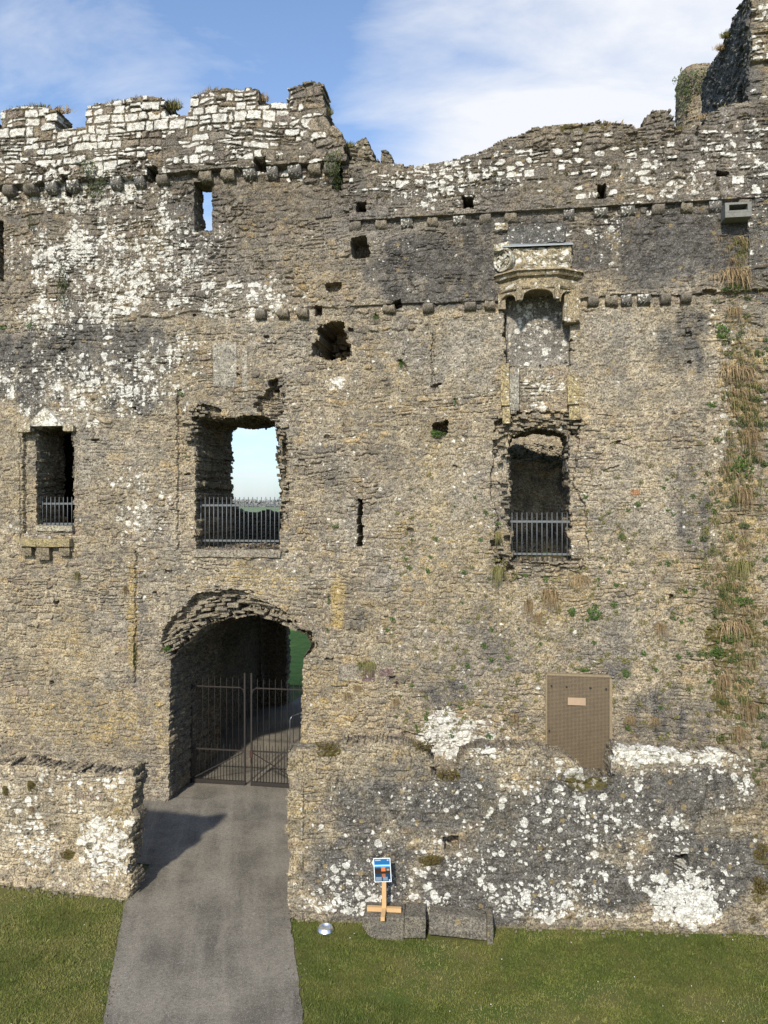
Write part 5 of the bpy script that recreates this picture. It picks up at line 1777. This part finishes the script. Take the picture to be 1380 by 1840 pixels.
PL = [
    ('fern', 676, 566, 12, 11, 'bright green fern in the string course right of the big black hole'),
    ('fern', 721, 650, 18, 13, 'wide green fern bush below a small hollow in the middle of the wall'),
    ('leafy', 786, 780, 14, 9, 'green plant filling the foot of the ragged putlog hole'),
    ('fern', 817, 718, 9, 8, 'small green fern on the plaster above the ragged putlog hole'),
    ('fern', 591, 1075, 6, 9, 'small green fern at the left edge of the yellow stone strip'),
    ('fern', 588, 1130, 6, 6, 'tiny green fern just right of the gateway arch'),
    ('olive', 662, 1190, 13, 14, 'green and straw grass tuft beside the pale square stone'),
    ('fern', 646, 1192, 9, 7, 'green fern left of the pale square stone'),
    ('dry', 642, 1232, 8, 10, 'brown hanging grass tuft below the red sandstone block'),
    ('dry', 624, 1246, 7, 12, 'brown grass tuft left of the red sandstone block'),
    ('red', 714, 1226, 9, 9, 'dark red leaved plant in the vertical joint beside the red stone'),
    ('dry', 711, 1258, 7, 12, 'thin brown tuft hanging under the dark red leaved plant'),
    ('leafy', 604, 946, 8, 5, 'little olive plant left of the arrow slit'),
    ('leafy', 54, 585, 9, 7, 'green cushion plant near the left edge above the stained masonry'),
    ('leafy', 5, 588, 9, 8, 'green cushion plant at the very left edge of the wall'),
    ('ivy', 158, 300, 14, 22, 'ivy clump climbing through the left parapet'),
    ('ivy', 172, 340, 22, 17, 'larger ivy clump hanging below the left corbels'),
    ('ivy', 113, 512, 11, 38, 'tall narrow ivy streak on the left upper wall'),
    ('ivy', 56, 400, 6, 18, 'thin yellowish ivy sprig below the left corbels'),
    ('ivy', 600, 292, 16, 26, 'ivy hanging over the corner slot of the left tower block'),
    ('ivy', 606, 325, 9, 16, 'ivy tail trailing inside the corner slot'),
    ('leafy', 1147, 906, 6, 8, 'small green plant on bare plaster right of the right window'),
    ('leafy', 1118, 964, 7, 7, 'round green plant lower right of the right window'),
    ('leafy', 1068, 1103, 13, 13, 'green bush below and right of the right window'),
    ('leafy', 1028, 1098, 7, 10, 'green plant under the right window sill'),
    ('leafy', 1105, 1086, 9, 7, 'green plant right of the bush under the right window'),
    ('leafy', 1125, 1210, 8, 10, 'green plant just right of the mesh panel top corner'),
    ('leafy', 1050, 1203, 12, 5, 'low green plant on the top edge of the mesh panel'),
    ('dry', 988, 1062, 15, 26, 'largest brown hanging tuft under the right window sill'),
    ('dry', 1042, 1036, 16, 22, 'brown drooping tuft at the right corner of the right window sill'),
    ('dry', 950, 1080, 8, 24, 'narrow brown tuft left under the right window sill'),
    ('dry', 967, 1105, 7, 14, 'short brown tuft below the narrow one under the window'),
    ('olive', 895, 1020, 12, 22, 'olive weeds in the broken left jamb of the right window'),
    ('olive', 895, 958, 7, 12, 'olive weed halfway up the left jamb of the right window'),
    ('ivy', 243, 1180, 4, 26, 'thin ivy stem at the foot of the long yellow strip'),
    ('leafy', 300, 1166, 9, 6, 'green tuft at the left spring of the gateway arch'),
    ('leafy', 326, 708, 7, 6, 'dark green plant above the left corner of the big window'),
    ('leafy', 334, 820, 6, 3, 'tiny green plant on the left jamb of the big window'),
    ('olive', 140, 1030, 5, 12, 'olive weed below the small left window'),
    ('dry', 226, 1055, 5, 16, 'rusty brown tuft beside the top of the long yellow strip'),
    ('dry', 1320, 488, 26, 22, 'largest straw tuft high on the overgrown strip'),
    ('leafy', 1318, 518, 22, 9, 'green leaves under the highest straw tuft'),
    ('dry', 1319, 555, 12, 16, 'straw tuft hanging over an ochre stone on the overgrown strip'),
    ('leafy', 1298, 596, 12, 18, 'green plants left of the overgrown strip near the string course'),
    ('dry', 1322, 660, 24, 22, 'broad golden tuft on the overgrown strip'),
    ('leafy', 1280, 727, 9, 10, 'round dark green plant left of the overgrown strip'),
    ('dry', 1348, 775, 12, 26, 'long golden tuft at the right edge of the overgrown strip'),
    ('leafy', 1332, 838, 20, 18, 'dark green bush halfway down the overgrown strip'),
    ('dry', 1336, 880, 14, 24, 'brown tuft below the dark green bush'),
    ('olive', 1334, 1010, 14, 22, 'olive grass clump on the overgrown strip'),
    ('leafy', 1330, 1080, 20, 10, 'green leafy cluster on the lower overgrown strip'),
    ('dry', 1318, 1120, 20, 20, 'pale straw clump on the lower overgrown strip'),
    ('leafy', 1320, 1145, 18, 14, 'bright green clump low on the overgrown strip'),
    ('leafy', 1290, 1172, 16, 10, 'dark green clump low left of the overgrown strip'),
    ('dry', 1345, 1265, 10, 24, 'long straw tuft low at the right edge of the wall'),
    ('dry', 1300, 1215, 12, 20, 'bleached straw tuft above the low wall at right'),
    ('dry', 1328, 1310, 9, 18, 'pale curved tuft just above the low wall end'),
    ('dry', 1187, 1122, 10, 16, 'rusty tuft right of the bush under the right window'),
    ('dry', 1132, 1288, 9, 12, 'brown tuft right of the mesh panel'),
    ('dry', 1178, 1290, 6, 12, 'small brown tuft well right of the mesh panel'),
    ('dry', 926, 1285, 6, 14, 'brown tuft above the big white lichen patch'),
    ('moss', 590, 1342, 26, 13, 'brown and green moss cushion on the top left of the low wall'),
    ('leafy', 858, 1345, 8, 5, 'green sprig beside the notch of the low wall'),
    ('dry', 770, 1370, 5, 8, 'small dry tuft in the notch of the low wall'),
    ('red', 1315, 470, 5, 8, 'reddish sprig above the highest straw tuft'),
]
for t_ in PL:
    k_, a, b, rx, rz, lab = t_
    if lab.startswith('brown and green moss'):
        plant(k_, a, b, rx, rz, lab, y=-4.55)
    elif 'notch' in lab:
        plant(k_, a, b + 10, rx, rz, lab, y=-4.3)
    else:
        plant(k_, a, b, rx, rz, lab)

TOPS = [('top', 42, 202, 14, 12, 'dry tuft on the left shoulder of the leftmost merlon'), ('top', 68, 198, 14, 12, 'dry tuft on the middle of the leftmost merlon'), ('top', 100, 204, 20, 13, 'bushy brown tuft on the right shoulder of the leftmost merlon'),
        ('top', 210, 191, 9, 12, 'brown tuft on the left half of the second merlon'), ('top', 232, 188, 9, 9, 'flat tuft near the middle of the second merlon'), ('top', 252, 184, 8, 12, 'spiky tuft on the middle of the second merlon'),
        ('top', 312, 196, 11, 16, 'brown tuft hanging over the right side of the second merlon'), ('top', 330, 216, 14, 7, 'low tuft in the gap between the second and third merlons'),
        ('top', 385, 173, 13, 15, 'bushy brown tuft on the third merlon'), ('top', 370, 177, 12, 10, 'low tuft on the left shoulder of the third merlon'), ('top', 432, 171, 14, 10, 'flat brown tuft right of the middle of the third merlon'),
        ('top', 470, 182, 9, 14, 'dark tuft on the right corner of the third merlon'), ('top', 590, 205, 6, 12, 'small tuft under the right side of the tallest merlon'),
        ('top', 625, 262, 8, 9, 'small tuft on the sloping right end of the left parapet'), ('top', 745, 308, 16, 7, 'flat tuft at the low point of the wall top'), ('top', 795, 302, 10, 9, 'olive tuft right of the low point of the wall top'),
        ('top', 920, 254, 10, 8, 'tuft where the right wall top begins to rise'), ('top', 1088, 232, 18, 12, 'green and brown tuft on the middle of the right wall top'), ('top', 1040, 230, 12, 8, 'brown tuft left of the middle of the right wall top'),
        ('top', 1222, 234, 8, 8, 'small tuft in the gap before the turret'), ('top', 1275, 212, 14, 9, 'brown tuft on the wall top below the turret'), ('top', 1322, 196, 12, 10, 'brown tuft on the wall top beside the tall tower'),
        ('top', 1306, 66, 7, 10, 'reddish tuft on the sloping edge of the tall tower'), ('top', 1296, 88, 7, 9, 'lower reddish tuft on the sloping edge of the tall tower')]
for q in range(len(TOPS)): pass
for t_ in TOPS:
    plant(t_[0], t_[1], t_[2] + 3, t_[3] * 1.15, t_[4] * 1.7, t_[5], y=.05 if t_[2] > 100 else Sd(t_[1] + 5, t_[2])[0] - .14)
# moss cushions hanging over the notch and under the mesh
plant('moss', 755, 1340, 28, 14, 'brown moss cushion on the edge of the low wall notch', y=-4.4)
plant('moss', 803, 1394, 26, 12, 'yellow green moss bed in the low wall notch', y=-4.3)
plant('dry', 1080, 1396, 22, 12, 'bleached dry grass at the foot of the mesh panel', y=-3.9)
plant('moss', 1065, 1402, 24, 10, 'dark moss under the dry grass below the mesh panel', y=-3.95)
plant('ivy', 1243, 148, 27, 24, 'ivy cap on the round turret', y=5.35)
plant('ivy', 1228, 165, 13, 34, 'ivy trailing down the left side of the round turret', y=5.4)
iv = plant('ivy', 968, 814, 62, 18, 'dark ivy along the shaded wall inside the right window', y=4.9)
plant('ivy', 1010, 828, 34, 14, 'second mass of dark ivy inside the right window near its right jamb', y=4.85)
plant('leafy', 970, 996, 34, 5, 'green growth on the floor inside the right window', y=3.2)
for a, b, rx, rz, lab in ((56, 1412, 7, 10, 'dark moss tuft high on the left low wall'), (10, 1422, 6, 8, 'dark moss tuft near the left edge of the low wall'), (57, 1450, 5, 9, 'rusty tuft below the dark moss on the left low wall'),
                          (118, 1538, 13, 9, 'olive moss cushion low on the left low wall'), (160, 1522, 7, 9, 'small olive moss cushion near the lichen of the left low wall')):
    plant('moss' if rz != 9 or a != 57 else 'dry', a, b, rx, rz, lab, y=-4.47)
for a, b, rx, rz, lab in ((1368, 1530, 12, 14, 'green moss cushion at the right edge of the low wall'), (1366, 1590, 12, 20, 'long moss streak at the right edge of the low wall'), (775, 1545, 22, 12, 'golden moss patch above the poster stand'),
                          (1352, 1650, 10, 12, 'moss cushion at the right foot of the low wall')):
    yy = A_[1] + (P(a, b, -4.2)[0] - A_[0]) * (B_[1] - A_[1]) / (B_[0] - A_[0])
    plant('moss', a, b, rx, rz, lab, y=yy - .02)


# uncountable growth: strip at the right, and specks over the lower right half
def growth(name, label, cat, specs, kind_sets, mat):
    VV = []; FF = []; RR_ = []; b = 0
    for (px, py, sc, v) in specs:
        V, F, rn = kind_sets[v]
        yy = surf_y(px, py)
        x, z = P(px, py, yy)
        s = sc * (yy - CAMY) / FPX
        VV.append(V * s + np.array([x, yy, z])); FF.append(F + b); RR_.append(rn); b += len(V)
    o = mk(name, np.concatenate(VV), np.concatenate(FF), mat, rnd=np.concatenate(RR_))
    return tag(o, label, cat, kind='stuff')


rs = np.random.RandomState(21)
def strip(n, w=1.0):
    out = []
    while len(out) < n:
        py = rs.uniform(420, 1420)
        c = 1332 - 8 * math.sin(py / 130.) - (18 if py > 1000 else 0); half = (26 + 34 * sst(500, 1250, np.array(py)) ) * w
        px = c + rs.randn() * half * .62
        if px > 1400: continue
        den = .55 + .45 * float(fbm(np.array(px * .02), np.array(py * .012), 3, 5)) * 2
        if rs.rand() < den: out.append((px, py, rs.uniform(3, 8.5), rs.randint(3)))
    return out


growth('strip_dry_grass', 'dry straw grass hanging all down the overgrown right strip of the wall', 'grass', strip(250), [tuftset(30, 1.3, s, False, .9, .2, wid=.075) for s in (1, 2, 3)], M_DRY)
growth('strip_olive_grass', 'olive grass mixed into the overgrown right strip', 'grass', strip(300), [tuftset(28, 1.2, s, False, .9, .2, wid=.075) for s in (4, 5, 6)], M_OLIVE)
growth('strip_leaves', 'small green leafy plants all over the overgrown right strip', 'plants', strip(330, 1.15), [leafset(40, .26, .9, .7, .5, s) for s in (7, 8, 9)], M_IVY)
sp_ = []
while len(sp_) < 520:
    px, py = rs.uniform(690, 1290), rs.uniform(760, 1330)
    if 905 < px < 1035 and 765 < py < 1012: continue
    if 982 < px < 1100 and py > 1205: continue
    d = float(sst(800, 1180, np.array(py + (px - 900) * .35)))
    if rs.rand() < .08 + .9 * d: sp_.append((px, py, rs.uniform(2.0, 6.2), rs.randint(3)))
growth('wall_specks', 'small green and brown plants dotted over the lower right wall', 'plants', sp_, [leafset(26, .30, .9, .7, .5, s) for s in (10, 11, 12)], M_OLIVE)
sp_ = []
while len(sp_) < 120:
    px, py = rs.uniform(690, 1290), rs.uniform(860, 1330)
    if 905 < px < 1035 and 765 < py < 1012: continue
    if 982 < px < 1100 and py > 1205: continue
    sp_.append((px, py, rs.uniform(2.5, 7), rs.randint(3)))
growth('wall_leaves', 'tiny fresh green leaves dotted over the lower right wall', 'plants', sp_, [leafset(30, .30, .9, .7, .5, s) for s in (13, 14, 15)], M_FERN)
sp_ = [(rs.uniform(0, 620), rs.uniform(560, 1330), rs.uniform(2, 4.4), rs.randint(3)) for _ in range(70)]
sp_ = [s for s in sp_ if not (295 < s[0] < 560 and 1070 < s[1]) and not (345 < s[0] < 510 and 740 < s[1] < 995) and not (60 < s[0] < 135 and 765 < s[1] < 950)]
sp_ += [(rs.uniform(0, 1330), rs.uniform(215, 360), rs.uniform(3, 7), rs.randint(3)) for _ in range(120)]
sp_ = [s for s in sp_ if inpoly(np.array([P(s[0], s[1] - 8)[0]]), np.array([P(s[0], s[1] - 8)[1]]), OUT)[0]]
growth('joint_moss', 'brown moss tufts in the joints of the upper and left wall', 'moss', sp_, [leafset(34, .28, .9, .7, .4, s) for s in (16, 17, 18)], M_MOSS)

# fallen crumbs and soil edge at the foot of the walls
rs = np.random.RandomState(8)
mb = MB()
for _ in range(330):
    if _ % 2:
        side_ = LPATH if rs.rand() < .5 else RPATH
        k_ = rs.randint(0, 75); x, y = side_[k_]; x += rs.randn() * .05 * 1.4; y += rs.randn() * .05
    elif rs.rand() < .6:
        f = rs.rand(); x = A_[0] + (B_[0] - A_[0]) * f; y = A_[1] + (B_[1] - A_[1]) * f - abs(rs.randn()) * .09 - .05
    else:
        x = rs.uniform(-10, -7); y = -4.5 - abs(rs.randn()) * .1
    q_ = .42 if _ % 2 else 1.
    V, F = rough_block(q_ * rs.uniform(.02, .07), q_ * rs.uniform(.02, .06), q_ * rs.uniform(.015, .04), _, 2, .006 * q_, .3)
    mb.add([(a + x, b + y, c + (.022 if _ % 2 else .01)) for a, b, c in V], F)
o = mb.build('stone_crumbs', M_STONE, None, tone=(.22, .19, .14), mask=(.1, .1, 0))
tag(o, 'small fallen stone crumbs along the foot of the low walls', 'rubble', kind='stuff')
